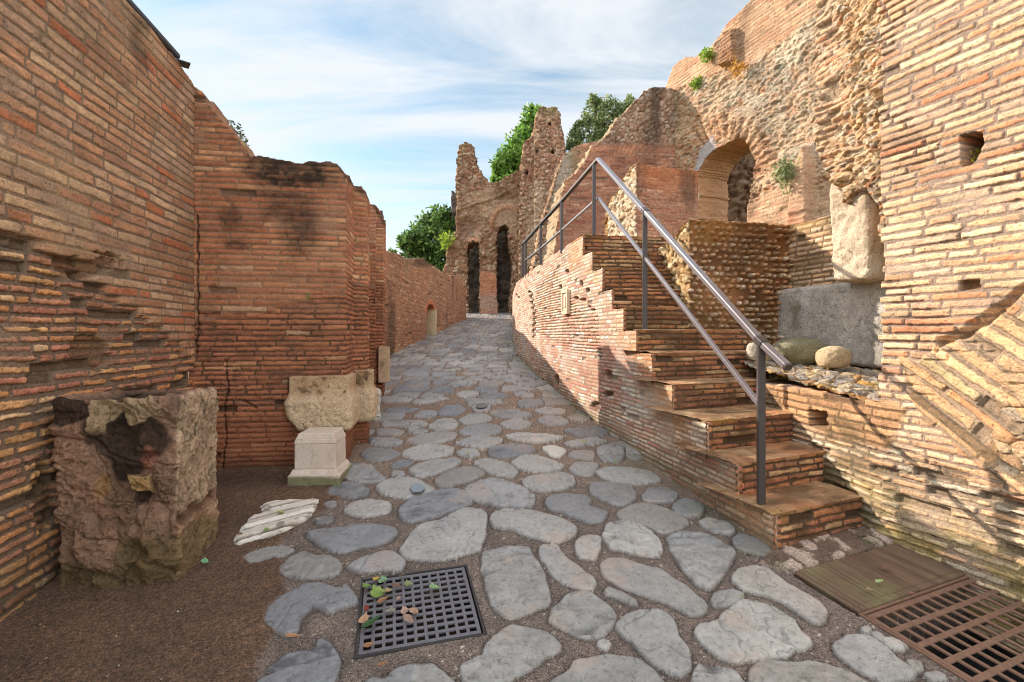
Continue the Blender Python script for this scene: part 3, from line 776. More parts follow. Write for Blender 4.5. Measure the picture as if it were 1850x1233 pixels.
def st_front(g):
    n = fbm(g.U * 2.5, g.Z * 2.5, 4, 221)
    low = np.interp(g.PX, [352, 430, 560, 640], [590, 560, 540, 520])
    rq = np.floor(g.Z / .049).astype(np.int64); kq = np.floor(g.U / .2 + hsh(rq, rq * 0, 5)).astype(np.int64)
    E = ss(-3, 3, HY - FPX * (rq + .5) * .049 / g.Y - low + 24 * n + 22 * (hsh(kq, rq, 6) - .5))
    red = [lin(186, 112, 80), lin(196, 122, 86), lin(206, 142, 104), lin(172, 106, 80), lin(212, 162, 128)]
    h1, c1, m, r = bricks(g.U, g.Z, 14, .049, .28, .011, red, [4, 4, 3, 2, .6], lin(152, 112, 92), .006, .014, .06 + .2 * ss(.1, .6, n), .004, .14)
    h2, c2, m, r = bricks(g.U, g.Z, 15, .044, .27, .008, red, [5, 4, 1, 3, .2], lin(116, 80, 64), .010, .018, .24 + .3 * ss(0, .5, n), .007, .16)
    c2 = mixc(c2, lin(152, 90, 66), .5 * ss(720, 800, g.PY))
    h = h1 * (1 - E) + (h2 - .006) * E; c = mixc(c1, c2, E)
    # sooty blotches and the dark runs under the crown
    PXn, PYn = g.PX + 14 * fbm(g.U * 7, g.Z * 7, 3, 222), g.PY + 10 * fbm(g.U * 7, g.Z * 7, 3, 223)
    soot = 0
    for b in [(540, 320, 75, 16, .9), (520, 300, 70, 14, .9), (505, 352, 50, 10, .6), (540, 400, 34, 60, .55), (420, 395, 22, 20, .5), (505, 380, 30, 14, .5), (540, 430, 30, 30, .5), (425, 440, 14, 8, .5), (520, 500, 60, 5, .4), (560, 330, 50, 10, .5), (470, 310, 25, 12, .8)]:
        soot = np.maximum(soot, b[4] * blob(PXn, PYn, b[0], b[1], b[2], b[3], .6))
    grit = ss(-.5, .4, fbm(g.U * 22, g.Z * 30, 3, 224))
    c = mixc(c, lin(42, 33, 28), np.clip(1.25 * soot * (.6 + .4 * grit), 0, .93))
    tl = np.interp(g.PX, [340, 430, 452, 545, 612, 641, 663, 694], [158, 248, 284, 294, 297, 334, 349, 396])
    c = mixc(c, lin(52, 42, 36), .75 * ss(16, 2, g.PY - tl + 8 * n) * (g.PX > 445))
    lw = ss(.15, .5, fbm(g.U * 2.4, g.Z * 3.2, 4, 225)) * (1 - E)
    c = mixc(c, lin(198, 140, 112), .33 * lw)
    # cracks
    def crack(pts, w):
        d = np.full(g.PX.shape, 1e9)
        qx = g.PX + 4 * fbm(g.U * 18, g.Z * 18, 3, 226); qy = g.PY
        for (a, b), (a2, b2) in zip(pts[:-1], pts[1:]):
            ex, ey = a2 - a, b2 - b; t = np.clip(((qx - a) * ex + (qy - b) * ey) / (ex * ex + ey * ey), 0, 1)
            d = np.minimum(d, np.hypot(qx - a - t * ex, qy - b - t * ey))
        return 1 - ss(w * .4, w, d)
    ck = np.maximum.reduce([crack([(356, 390), (358, 430), (355, 480), (357, 560), (354, 640)], 2.6), crack([(405, 650), (412, 700), (404, 740), (408, 800), (400, 850)], 1.8), crack([(440, 725), (462, 738)], 1.6), crack([(522, 688), (520, 730), (535, 765)], 3.5)])
    h = h - .03 * ck; c = mixc(c, lin(60, 40, 32), .8 * ck)
    h = h + .010 * fbm(g.U * 1.6, g.Z * 1.6, 3, 227)
    c = mixc(c, lin(80, 56, 44), .5 * ss(.22, .0, g.Z - lane_z(g.Y)))
    c = c * LG
    top = topline(g, [(340, 150), (352, 158), (365, 166), (385, 196), (405, 218), (430, 248), (452, 284), (470, 281), (500, 287), (525, 289), (545, 296), (560, 291), (595, 292), (612, 297), (622, 311), (630, 318), (641, 334), (655, 338), (663, 349), (668, 364), (672, 358), (680, 374), (692, 380), (694, 398), (760, 420)], 4.2, .07, 6)
    top &= (g.Y < 5.0) | (g.H < 1.50 + .16 * (g.Y - 5.2))
    return h, c, top
F_WALL = wall('brick_wall', [(-2.72, 4.04), (-1.46, 4.25), (-1.56, 4.78), (-1.455, 4.85), (-1.515, 5.13), (-2.02, 5.2), (-1.98, 6.0), (-1.70, 6.03), (-1.78, 6.3), (-2.0, 6.33), (-1.98, 6.75), (-1.815, 6.8), (-1.86, 7.1)],
              -1.6, 2.25, st_front, M_NEAR, thick=.4, rim=left_rim, zref=4.2, ku=1.0, kz=.95)
tag(F_WALL, 'sooty brick wall facing the viewer with stepped piers along the lane edge', 'wall')
def st_long(g):
    n = fbm(g.U * 1.2, g.Z * 1.2, 4, 231)
    red = [lin(190, 126, 96), lin(200, 140, 106), lin(206, 154, 122), lin(180, 116, 90)]
    h, c, m, r = bricks(g.U, g.Z, 17, .055, .3, .013, red, [4, 4, 2, 2], lin(146, 110, 90), .010, .018, .2 + .25 * ss(0, .5, n), .01, .16)
    c = mixc(c, lin(60, 50, 44), .6 * ss(.1, .55, fbm(g.U * 1.3, g.Z * .35, 4, 232)))
    c = mixc(c, lin(206, 172, 138), .35 * ss(.1, .5, fbm(g.U * .9, g.Z * .9, 4, 233)) * ss(760, 700, g.PX))
    c = mixc(c, lin(70, 56, 46), .7 * blob(g.PX, g.PY, 765, 474, 22, 9) )
    # round-headed niche
    nich = ((np.abs(g.PX - 777.5) < 6.5) & (g.PY > 562)) | (np.hypot((g.PX - 777.5) / 6.5, (g.PY - 562) / 12) < 1)
    nich &= g.PY < 612
    h = np.where(nich, -.55, h); c = np.where(nich[..., None], lin(120, 76, 56) + 0 * c, c)
    ring = (np.hypot((g.PX - 777.5) / 9.5, (g.PY - 560) / 18) < 1) & ~nich & (g.PY < 575)
    c = np.where(ring[..., None], lin(196, 120, 84) + 0 * c, c); h = np.where(ring, .012, h)
    jam = (g.PX > 784) & (g.PX < 787) & (g.PY > 560) & (g.PY < 606); c = np.where(jam[..., None], lin(206, 180, 150) + 0 * c, c); h = np.where(jam, .05, h)  # pale strip paints the niche's right side as sunlit
    h = h + .03 * fbm(g.U * .6, g.Z * .8, 3, 234); c = c * LG
    top = topline(g, [(600, 440), (693, 450), (720, 459), (742, 473), (748, 475), (751, 467), (768, 466), (774, 473), (800, 492), (812, 499), (822, 497), (829, 501), (836, 512), (843, 530), (850, 545)], 1.6, .3, 8)
    return h, c, top
LONG = wall('brick_wall', [(-2.79, 7.1), (-2.75, 9.0), (-2.71, 10.3), (-2.74, 12.5), (-2.55, 15.2), (-2.42, 18.5), (-2.24, 23.5), (-2.6, 24.5)], -1.4, 2.95, st_long, M_MID, thick=.5, zref=9.5, ku=1.2)
tag(LONG, 'low curving reddish brick wall with a small arched niche along the lane', 'wall')

# marble bits on the piers, pedestal, slab, rough block -------------------------------------------------
def rock_box(name, c, ax, ay, hx, hy, hz, n, style, mat, rnd=.03, parent=None, tap=None):
    """box with its own axes, subdivided, rounded and displaced by style(P local, normal)->h,col"""
    Vs, Fs, Ns = [], [], []; base = 0
    nx, ny, nz_ = n
    def face(o, a, b, na, nb, nrm):
        nonlocal base
        A, Bq = np.meshgrid(np.linspace(-1, 1, na), np.linspace(-1, 1, nb), indexing='ij')
        P = o + A[..., None] * a + Bq[..., None] * b
        idx = base + np.arange(na * nb).reshape(na, nb)
        Vs.append(P.reshape(-1, 3)); Ns.append(np.repeat(np.array([nrm], float), na * nb, 0))
        Fs.append(np.stack([idx[:-1, :-1].ravel(), idx[1:, :-1].ravel(), idx[1:, 1:].ravel(), idx[:-1, 1:].ravel()], 1)); base += na * nb
    X, Y, Z = np.eye(3)
    face(-Y * hy, X * hx, Z * hz, nx, nz_, -Y); face(Y * hy, -X * hx, Z * hz, nx, nz_, Y)
    face(X * hx, Y * hy, Z * hz, ny, nz_, X); face(-X * hx, -Y * hy, Z * hz, ny, nz_, -X)
    face(Z * hz, X * hx, Y * hy, nx, ny, Z); face(-Z * hz, -X * hx, Y * hy, nx, ny, -Z)
    V = np.concatenate(Vs); F = np.concatenate(Fs); N = np.concatenate(Ns)
    # weld shared borders
    key = np.round(V * 1e5).astype(np.int64); _, fi, inv = np.unique(key, axis=0, return_index=True, return_inverse=True)
    inv = inv.ravel(); V = V[fi]; F = inv[F]
    hv = np.array([hx, hy, hz]); q = np.clip(V, -hv + rnd, hv - rnd); dlt = V - q; L = np.linalg.norm(dlt, axis=1, keepdims=True)
    Nn = dlt / np.maximum(L, 1e-9); V = q + Nn * rnd
    if tap is not None: V = tap(V)
    h, col = style(V, Nn)
    V = V + Nn * h[:, None]
    ax = np.array([ax[0], ax[1], 0.]); ay = np.array([-ax[1], ax[0], 0.])
    Wd = np.array(c) + V[:, :1] * ax + V[:, 1:2] * ay + V[:, 2:3] * np.array([0, 0, 1.])
    return make_mesh(name, Wd, F, col, mat, parent)
def st_block(V, N):
    x, y, z = V.T
    x = x / .67
    big = fbm3(V, 2.3, 3, 5); mid = fbm3(V, 7, 4, 9); fine = fbm3(V, 30, 4, 12)
    rdg = 1 - np.abs(fbm3(V, 3.6, 4, 14)) * 2.6
    front = ss(-.2, -.7, N[:, 1]) ; side = ss(.3, .8, N[:, 0])
    h = .022 * big + .026 * mid + .016 * fine + .026 * rdg * front
    q = (x * .9 + .35 * z + .25 * mid) * 3.2; k = np.floor(q); ki = k.astype(np.int64)
    q2 = (z + .3 * x + .2 * big) * 4.2 + hsh(ki, ki * 0, 3); k2 = np.floor(q2).astype(np.int64)
    st_ = hsh(ki, k2, 5); ed = np.minimum(np.minimum(q - k, 1 - q + k), np.minimum(q2 - k2, 1 - q2 + k2))
    h = h + front * (.050 * (st_ - .5) * ss(0, .25, ed) - .014 * (1 - ss(0, .07, ed)))
    base = mixc(lin(156, 122, 102) + np.zeros((len(x), 3)), lin(112, 86, 70), np.clip(.5 + 1.1 * fbm3(V, 4, 4, 20), 0, 1))
    base = base * (1 + .30 * (st_ - .5) * front)[:, None]
    c = mixc(base, lin(146, 108, 88), .5 * front * ss(.15, .35, fbm3(V, 5, 3, 21)))
    xw = x + .05 * mid; zw = z + .05 * fbm3(V, 8, 3, 22)
    oc = blob(xw, zw, -.11, .045, .055, .05, .3) * front; c = mixc(c, lin(150, 112, 66), .6 * oc)
    mouth = np.clip(blob(xw, zw, .04, .35, .20, .14, .6) + blob(xw, zw, .19, .28, .17, .10, .6) + blob(xw, zw, .08, .17, .11, .10, .5) + blob(xw, zw, -.33, .44, .13, .07, .3), 0, 1) * front
    mo = ss(.25, .75, mouth + .75 * mid + .2 * fine)
    h = h - .004 * mo - .006 * mo * ss(0, .4, fine); c = mixc(c, lin(44, 34, 27) * (1 + .7 * fine)[:, None], .9 * mo)
    og = np.clip(1.4 - np.maximum(np.abs(xw - .155) / .085, np.abs(zw - .045) / .05), 0, 1) * front; og = ss(.35, .6, og)
    c = mixc(c, lin(180, 144, 98) * (1 + .4 * fine)[:, None], .9 * og); h = h + .028 * og
    hl = ss(.3, .6, np.clip(1.4 - np.maximum(np.abs(xw - .14) / .05, np.abs(zw + .045) / .035), 0, 1)) * front; h = h - .05 * hl; c = mixc(c, lin(52, 38, 30), .8 * hl)
    br = blob(xw, zw, .24, .18, .05, .07, .4) * front; c = mixc(c, lin(150, 94, 74), .6 * br); h = h + .018 * br * np.sin(z * 80 + 6 * mid)
    slab = np.clip(blob(xw, zw, -.10, .45, .09, .07, .25) + blob(xw, zw, -.13, .36, .05, .07, .3) + blob(xw, zw, .18, .45, .20, .055, .2) + .8 * blob(xw, zw, .12, .39, .10, .04, .3), 0, 1) * front
    slab = ss(.45, .8, slab + .8 * mid + .2 * fine) * ss(.30, .36, z)
    c = mixc(c, lin(178, 152, 122) * (1 + .4 * fbm3(V, 14, 3, 31))[:, None], .75 * slab); h = h + .008 * slab
    an = ss(.0, .12, .16 - np.abs(x - .24) - .5 * np.abs(z + .34)) * front; c = mixc(c, lin(140, 102, 76), .6 * an); h = h + .04 * an
    up = side * ss(-.12, -.02, z + .12 * mid)
    pit = ss(.05, .4, fbm3(V * np.array([1, 1, .5]), 20, 4, 33))
    c = mixc(c, lin(176, 152, 126) * (1 + .3 * fine + .3 * mid)[:, None], .75 * up); c = mixc(c, lin(96, 84, 70), .75 * pit * up); h = h - .016 * pit * up
    gap = side * ss(.05, .0, np.abs(z + .13 + .06 * mid)); h = h - .05 * gap; c = mixc(c, lin(110, 78, 56), .6 * gap)
    lw = side * ss(-.16, -.20, z + .05 * mid); c = mixc(c, lin(186, 150, 120) * (1 + .12 * fine)[:, None], .8 * lw)
    tp = (N[:, 2] > .6) * ss(1.0, .7, np.abs(x) / .40) * ss(1.0, .7, np.abs(y) / .28)
    h = h - .05 * tp; c = mixc(c, lin(60, 50, 38), .9 * tp)
    c = mixc(c, lin(84, 74, 44), .7 * ss(-.26, -.42, z + .10 * mid - .12 * (x > 0)))
    return h, c * (1 + .3 * fine - .3 * ss(.1, .5, -mid) * front)[:, None] * np.array([.95, .92, .88])
def tap_block(V):
    V = V.copy(); V[:, 0] -= .02 * (V[:, 2] < -.2) * (V[:, 0] > .3) ; return V
BL = rock_box('masonry_block', (-2.085, 2.735, -.835), (.992, .125), 0, .285, .215, .50, (170, 120, 260), st_block, M_ROCK, .018)
tag(BL, 'broken squared masonry block with mossy hollow top standing against the left wall', 'stone block')
def marble_box(cols=(lin(214, 200, 182), lin(188, 168, 146)), amp=.004, pit=.2, green=None, brown=0, seed=3):
    def f(V, N):
        a = fbm3(V, 6, 4, seed); b = fbm3(V, 26, 4, seed + 3)
        h = amp * (a * 2 + b) - amp * 1.6 * ss(.25, .6, b) * pit * 4
        c = mixc(cols[0] + np.zeros((len(V), 3)), cols[1], np.clip(.5 + .9 * a, 0, 1))
        c = mixc(c, lin(96, 80, 62), pit * ss(.2, .5, b))
        if green is not None:
            c = mixc(c, lin(84, 88, 36), .8 * ss(green + .035, green, V[:, 2] + .02 * a))
        return h, c
    return f
# pedestal, turned slightly to the lane
PED = thing('marble_pedestal', 'small white marble pedestal with mossy plinth in front of the brick pier', 'pedestal', (-1.57, 3.93, lane_z(3.9)))
pz = lane_z(3.9)
def ped_part(name, w, h0, h1, amp=.002, tapv=1.0, green=None, label=None):
    def tp(V):
        V = V.copy(); k = (V[:, 2] / (h1 - h0) + .5); s = 1 + (tapv - 1) * k
        V[:, 0] *= s; V[:, 1] *= s; return V
    o = rock_box(name, (-1.57, 3.96, pz + (h0 + h1) / 2), (.985, .06), 0, w / 2, w / 2 * .92, (h1 - h0) / 2, (44, 40, 24), marble_box((lin(222, 206, 192), lin(196, 174, 158)), amp, .14, green), M_MARBLE, .006, tap=tp)
    at_home(o, PED)
    if label: o['label'] = label
ped_part('plinth', .405, -.03, .075, .005, 1.0, .03, 'green mossy foot')
ped_part('moulding', .385, .075, .115, .002, .90)
ped_part('shaft', .325, .115, .315, .0015, .985)
ped_part('cornice', .330, .315, .350, .002, .96)
ped_part('top_slab', .308, .350, .395, .003, .90)
# capital block bonded into the pier corner
def st_capital(V, N):
    x, y, z = V.T
    a = fbm3(V, 7, 4, 41); b = fbm3(V, 24, 4, 44)
    low = ss(.10, .0, z + .04 * a)
    # scalloped bulging lower part
    h = .004 * b + low * (.035 * np.sqrt(np.clip(1 - (z + .10) ** 2 / .09, 0, 1)) + .022 * a + .012 * b) * (N[:, 1] < .2)
    c = mixc(lin(196, 168, 134) + np.zeros((len(x), 3)), lin(168, 130, 98), np.clip(.5 + a, 0, 1))
    c = mixc(c, lin(96, 74, 52), (.8 - .5 * low) * ss(-.05, .4, b + .5 * a) * (x > -.2) * (N[:, 1] < -.4) * (1 - low))
    c = mixc(c, lin(206, 184, 154), .5 * low)
    h = h - .012 * ss(.2, .6, b) * low
    return h, c
def tap_cap(V):
    V = V.copy(); t = np.clip(-(V[:, 2]) / .23, 0, 1); V[:, 0] = np.where(V[:, 0] < 0, V[:, 0] * (1 - .42 * t ** 2.4), V[:, 0]); return V
CAP = rock_box('capital_block', (-1.70, 4.36, -.585), (.986, .165), 0, .250, .20, .225, (90, 60, 80), st_capital, M_ROCK, .02, tap=tap_cap)
tag(CAP, 'rough pale carved stone block projecting from the corner of the brick pier', 'stone block')
CAP2 = rock_box('corner_block', (-1.50, 4.88, -.59), (.97, .2), 0, .09, .16, .235, (40, 50, 70), st_capital, M_ROCK, .02)
tag(CAP2, 'narrow pale stone block set in the second brick pier beside the lane', 'stone block')
POSTST = rock_box('stone_post', (-1.80, 6.78, -.42), (.98, .2), 0, .075, .09, .25, (36, 36, 60), marble_box((lin(206, 178, 146), lin(186, 156, 126)), .004, .2, seed=9), M_ROCK, .015)
tag(POSTST, 'upright buff stone post with a round hole against the farthest brick pier', 'stone post')
V = []; F = []
for k in range(20):
    a = k / 20 * 2 * math.pi; V += [(-1.80 + .026 * math.cos(a), 6.672, -.40 + .030 * math.sin(a)), (-1.80 + .022 * math.cos(a), 6.70, -.40 + .026 * math.sin(a))]
V.append((-1.80, 6.699, -.40))
Fq = [(2 * k, (2 * k + 2) % 40, (2 * k + 3) % 40, 2 * k + 1) for k in range(20)] + [(2 * k + 1, (2 * k + 3) % 40, 40, 40) for k in range(20)]
me = bpy.data.meshes.new('hole'); me.from_pydata(V, [], [tuple(dict.fromkeys(f)) for f in Fq]); me.materials.append(plain('hole_shadow_stone', lin(60, 48, 38), .95)); hole = bpy.data.objects.new('hole', me); COL.objects.link(hole); hole.parent = POSTST
FRAG = rock_box('stone_fragment', (-1.66, 5.75, -.86), (.9, .3), 0, .085, .12, .21, (40, 40, 60), marble_box((lin(218, 212, 202), lin(190, 182, 170)), .016, .3, seed=19), M_ROCK, .04)
tag(FRAG, 'broken white stone fragment leaning by the brick piers at the lane edge', 'stone fragment')
# fluted marble slab lying in the earth
def build_slab():
    q = smooth_poly(SLAB)
    xs = [p[0] for p in q]; ys = [p[1] for p in q]
    X, Y = np.meshgrid(np.linspace(min(xs) - .02, max(xs) + .02, 190), np.linspace(min(ys) - .02, max(ys) + .02, 190), indexing='ij')
    d = polydist(X, Y, q) + .006 * fbm(X * 14, Y * 14, 3, 4)
    ca, sa = .80, .60
    t = (X * sa - Y * ca) * 1.0; l = X * ca + Y * sa
    rid = np.sin(t * 2 * math.pi / .115 + .3 * fbm(l * 3, t * 3, 2, 5))
    rid2 = fbm(l * 2.5, t * 40, 3, 6)
    h = .018 + .014 * ss(0, .03, d) + .008 * np.clip(rid, -1, .3) + .006 * rid2 + .004 * fbm(X * 30, Y * 30, 3, 7)
    groove = ss(-.55, -.9, rid)
    h = h - .012 * groove
    c = mixc(lin(214, 204, 192) + np.zeros(X.shape + (3,)), lin(182, 168, 152), np.clip(.5 + .9 * rid2, 0, 1))
    c = mixc(c, lin(78, 68, 48), .85 * groove * ss(-.3, .2, fbm(l * 4, t * 4, 3, 8) + .2)); c = mixc(c, lin(96, 84, 70), .7 * ss(.25, .6, fbm(X * 16, Y * 16, 4, 9)))
    P = np.stack([X, Y, lane_z(Y) + h], -1); N = np.zeros_like(P); N[..., 2] = 1
    def st(g): return np.zeros(X.shape), c, d > 0
    return sheet('marble_slab', P, N, X, Y, st, M_MARBLE, thick=.06, rimamp=.004)
tag(build_slab(), 'flat broken white fluted marble slab lying where earth meets paving', 'marble slab')

# ================================================================== STAIR WALL AND STEPS
YK = [2.83, 3.158, 3.481, 3.926, 4.257, 4.546, 4.815, 5.075, 5.336, 5.624, 5.946]
ZK = [-1.05, -.842, -.620, -.402, -.152, .052, .282, .496, .754, .989, 1.244]
SK = [.42, .42, .42, .40, .35, .25, .20, .15, .13, .12, .12]
def edge_x(Y): return 2.153 - .215 * Y + np.where(Y > 8, .0, 0)
PAL_S = [lin(214, 178, 148), lin(204, 152, 122), lin(220, 194, 166), lin(188, 128, 104), lin(208, 194, 178)]
ST = thing('brick_staircase', 'brick staircase of eleven worn steps climbing beside the lane, with its long side wall', 'staircase', (1.545, 2.83, -1.29))
def st_side(g):
    n = fbm(g.U * 1.8, g.Z * 1.8, 4, 301)
    zl = g.Z - lane_z(g.Y)
    E = .08 + .25 * ss(-.1, .5, n) + .22 * ss(.8, .1, zl)
    h, c, m, r = bricks(g.U, g.Z, 21, .040, .17, .011, PAL_S, [4, 3, 3, 2, 1.2], lin(152, 130, 112), 0.005, .009, E, .012, .16)
    redz = blob(g.PX, g.PY, 1045, 640, 70, 60, .6) + blob(g.PX, g.PY, 1100, 680, 60, 50, .6)
    c = mixc(c, lin(168, 84, 66), .5 * np.clip(redz, 0, 1) * (m > .5) * (r < .7))
    yel = .6 * ss(.32, .05, np.abs(g.Z - np.interp(g.Y, YK, np.array(ZK) - .12) ) - .05) * ss(-.1, .3, n + .1) * (g.Y < 6.5)
    c = mixc(c, lin(190, 132, 62), .5 * yel)
    c = mixc(c, lin(190, 186, 176), .30 * ss(.1, .5, fbm(g.U * 3, g.Z * 3, 4, 305)) * ss(1.6, .6, zl))
    c = mixc(c, lin(92, 74, 62), .45 * ss(.1, .6, fbm(g.U * 2.5, g.Z * 4, 4, 306)) * ss(.9, .1, zl))
    c = mixc(c, lin(86, 80, 50), .5 * ss(.18, .0, zl + .05 * n))
    # the long vertical scar, small knock-outs, the drain-like holes
    sx = np.interp(g.PY, [525, 545, 570, 600, 640], [958, 961, 966, 964, 965]) ; sw = np.interp(g.PY, [524, 528, 600, 615, 640], [.5, 3.2, 3.0, 2, .5])
    scar = (np.abs(g.PX - sx + 1.5 * np.sign(np.sin(g.PY * .6))) < sw) & (g.PY > 525) & (g.PY < 612)
    h = np.where(scar, h - .06, h); c = np.where(scar[..., None], lin(120, 90, 66) + 0 * c, c)
    for a, b, rx, ry in [(1024, 491, 3, 4), (1050, 513, 3, 5), (1062, 525, 3, 4), (1012, 519, 3, 4), (1040, 539, 4, 3), (1052, 542, 6, 3), (1064, 554, 3, 2), (1071, 560, 4, 2), (933, 534, 2, 3), (937, 538, 2, 2), (1005, 688, 4, 10), (1098, 678, 6, 8), (1098, 712, 8, 5), (1075, 735, 8, 8)]:
        k = blob(g.PX, g.PY, a, b, rx, ry, .35); h = h - .045 * k; c = mixc(c, lin(96, 68, 52), .7 * k)
    # recessed repaired field with wide shadowed joints
    fld = soft(g.PX, g.PY, [(968, 520), (1010, 480), (1014, 530), (1080, 570), (1085, 640), (1040, 640), (968, 600)], 4)
    h = h - .015 * fld * (m < .5) 
    h = h + .018 * fbm(g.U * .9, g.Z * 1.1, 3, 307)
    zt = np.full(g.Y.shape, -9.)
    for y, z in zip(YK, ZK): zt = np.where(g.Y >= y - .004, z, zt)
    zt = np.where(g.Y > 6.3, np.interp(g.Y, [6.3, 8, 11, 23], [1.24, 1.22, 1.2, 1.25]), zt)
    wear = .014 * np.abs(fbm(g.U * 9, g.U * 0, 3, 308)) * (g.Y < 6.3) + .02 * np.abs(fbm(g.U * 4, g.U * 0, 3, 309)) * (g.Y >= 6.3)
    return h, c, g.Z < zt - .010 - wear
def side_rim(U, Z, p):
    _, c, _, _ = bricks(U * .1, Z, 21, .047, .17, .011, [lin(176, 112, 78), lin(190, 124, 80), lin(150, 102, 76)], [1, 1, 1], lin(98, 74, 56)); return c * .9
SIDE_PATH = [(.55, 23.8), (.05, 23), (.02, 14), (.11, 10.9), (.367, 8.87), (.80, 6.3), (1.545, 2.83)]
SW = wall('side_wall', SIDE_PATH, -1.5, 1.3, st_side, M_NEAR, thick=.03, rimamp=.0008, rim=side_rim, zref=3.6, ku=1.15, kz=1.0)
at_home(SW, ST)
def build_step(k):
    x0, y0 = float(edge_x(np.array(YK[k]))), YK[k]
    if k == 0: x0, y0 = 1.545, 2.83
    z = ZK[k]; dz = (ZK[k] - ZK[k - 1]) if k else .30
    xr = [2.32, 2.34, 2.32, 2.34, 2.34, 2.36, 2.30, 2.1, 2.0, 1.95, 1.95][k]
    t = np.array([1, SK[k]]); t = t / np.hypot(*t); L = (xr - x0) / t[0]; nrm = np.array([t[1], -t[0]])
    dep = ((YK[k + 1] - YK[k]) + .30) if k < 10 else 1.6
    nu = int(L / (1.1 * y0 / 481)) + 2
    prof = []; s = -dep
    stp = 1.1 * y0 / 481
    sv = np.concatenate([np.linspace(-dep, -.06, max(8, int(dep / (stp * 1.6)))), np.arange(-.055, dz + .06, min(stp, .006))])
    U, Vv = np.meshgrid(np.linspace(0, L, nu), sv, indexing='ij')
    P = np.zeros(U.shape + (3,)); N = np.zeros_like(P)
    rr = .016
    ch = .5 + .5 * fbm(U * 5 + k * 7, U * 0, 3, 400 + k)
    wear = (.006 + .030 * ch ** 2) * ss(.0, .35, np.minimum(U, L - U) / L + .25)
    on = Vv < 0
    back = np.where(on, Vv, 0); down = np.where(on, 0, Vv)
    b = np.exp(-((Vv) / .05) ** 2)
    # rounded and chipped nosing
    P[..., 0] = x0 + t[0] * U - nrm[0] * back * -1 * 1.0
    P[..., 0] = x0 + t[0] * U + nrm[0] * back
    P[..., 1] = y0 + t[1] * U + nrm[1] * back
    P[..., 2] = z - down
    ang = np.clip((Vv + .02) / .04, 0, 1) * math.pi / 2
    N[..., 0] = nrm[0] * np.sin(ang); N[..., 1] = nrm[1] * np.sin(ang); N[..., 2] = np.cos(ang)
    def st(g):
        n = fbm(g.U * 3, Vv * 3, 4, 410 + k)
        # riser
        h1, c1, m1, r1 = bricks(g.U + k * 3.1, g.P[..., 2], 30 + k, .047, .21, .011, [lin(176, 112, 78), lin(190, 124, 80), lin(198, 154, 112), lin(150, 102, 76)], [4, 3, 2 + (k > 5), 3], lin(98, 74, 56), .006, .016, .35 + .3 * ss(0, .5, n), .01, .2)
        nose = ss(.034, .026, Vv); c1 = mixc(c1, lin(150, 104, 66), .45 * nose); h1 = h1 * (1 - nose) + .003 * nose
        # tread of big tiles
        h2, c2, m2, r2 = bricks(g.U + 5.3 * k, -Vv, 50 + k, .15, .36, .006, [lin(176, 132, 96), lin(188, 148, 110), lin(150, 108, 80)], [3, 3, 2], lin(112, 86, 64), .004, .006, .3, .0, .08, .003)
        c2 = mixc(c2, lin(166, 128, 96) * (1 + .8 * fbm(g.U * 16, Vv * 16, 4, 450 + k))[..., None], .55)
        c2 = mixc(c2, lin(190, 122, 84), .45 * ss(-.1, .4, n)); c2 = mixc(c2, lin(206, 176, 138), .4 * ss(.15, .45, fbm(g.U * 7, Vv * 7, 4, 455 + k)))
        tr = ss(.006, -.006, Vv)[..., None]
        c = c1 * (1 - tr) + c2 * tr; h = h1 * (1 - tr[..., 0]) + h2 * tr[..., 0]
        h = h - wear * b * 1.0 + .006 * (r1 > .5) * b * fbm(g.U * 30, g.U * 0, 2, 7) + .005 * fbm(g.U * 12, Vv * 12, 3, 420 + k)
        c = mixc(c, lin(84, 62, 42), .6 * ss(-.1, .4, fbm(g.U * 5, Vv * 7, 4, 430 + k))) * np.array([.92, .92, .86])
        c = mixc(c, lin(150, 112, 40), .35 * ss(.15, .5, fbm(g.U * 4, Vv * 9, 4, 440 + k)) * (np.abs(Vv) < .09))
        return h, c, None
    o = sheet('step', P, N, U, Vv, st, M_NEAR, thick=0)
    at_home(o, ST)
for k in range(11): build_step(k)
# marble plaque on the side wall
def build_plaque():
    Yc = 6.57; xc = 2.153 - .215 * Yc - .004; t = np.array([.210, -.978]); n = np.array([-.978, -.21])
    zc = .445
    root = None
    def bar(name, u0, u1, z0, z1, d0, d1, par):
        c = np.array([xc, Yc]) + t * (u0 + u1) / 2 + n * (d0 + d1) / 2
        return rock_box(name, (c[0], c[1], zc + (z0 + z1) / 2), tuple(t), 0, abs(u1 - u0) / 2, abs(d1 - d0) / 2, abs(z1 - z0) / 2, (14, 8, 24), marble_box((lin(222, 200, 172), lin(206, 178, 148)), .0012, .05), M_MARBLE, .003)
    p = bar('plaque', -.12, .12, -.165, .165, -.03, .012, None); at_home(p, ST); p['label'] = 'small framed pale marble plaque set in the side wall'
    for nm, a in (('frame', (-.12, .12, .125, .165)), ('frame', (-.12, .12, -.165, -.125)), ('frame', (-.12, -.085, -.124, .124)), ('frame', (.085, .12, -.124, .124))):
        f = bar(nm, a[0], a[1], a[2], a[3], .010, .028, p); f.parent = p
    r = bar('relief', .005, .035, -.07, .07, .010, .024, p); r.parent = p
    r = bar('relief', -.05, .004, -.07, -.045, .010, .022, p); r.parent = p
build_plaque()

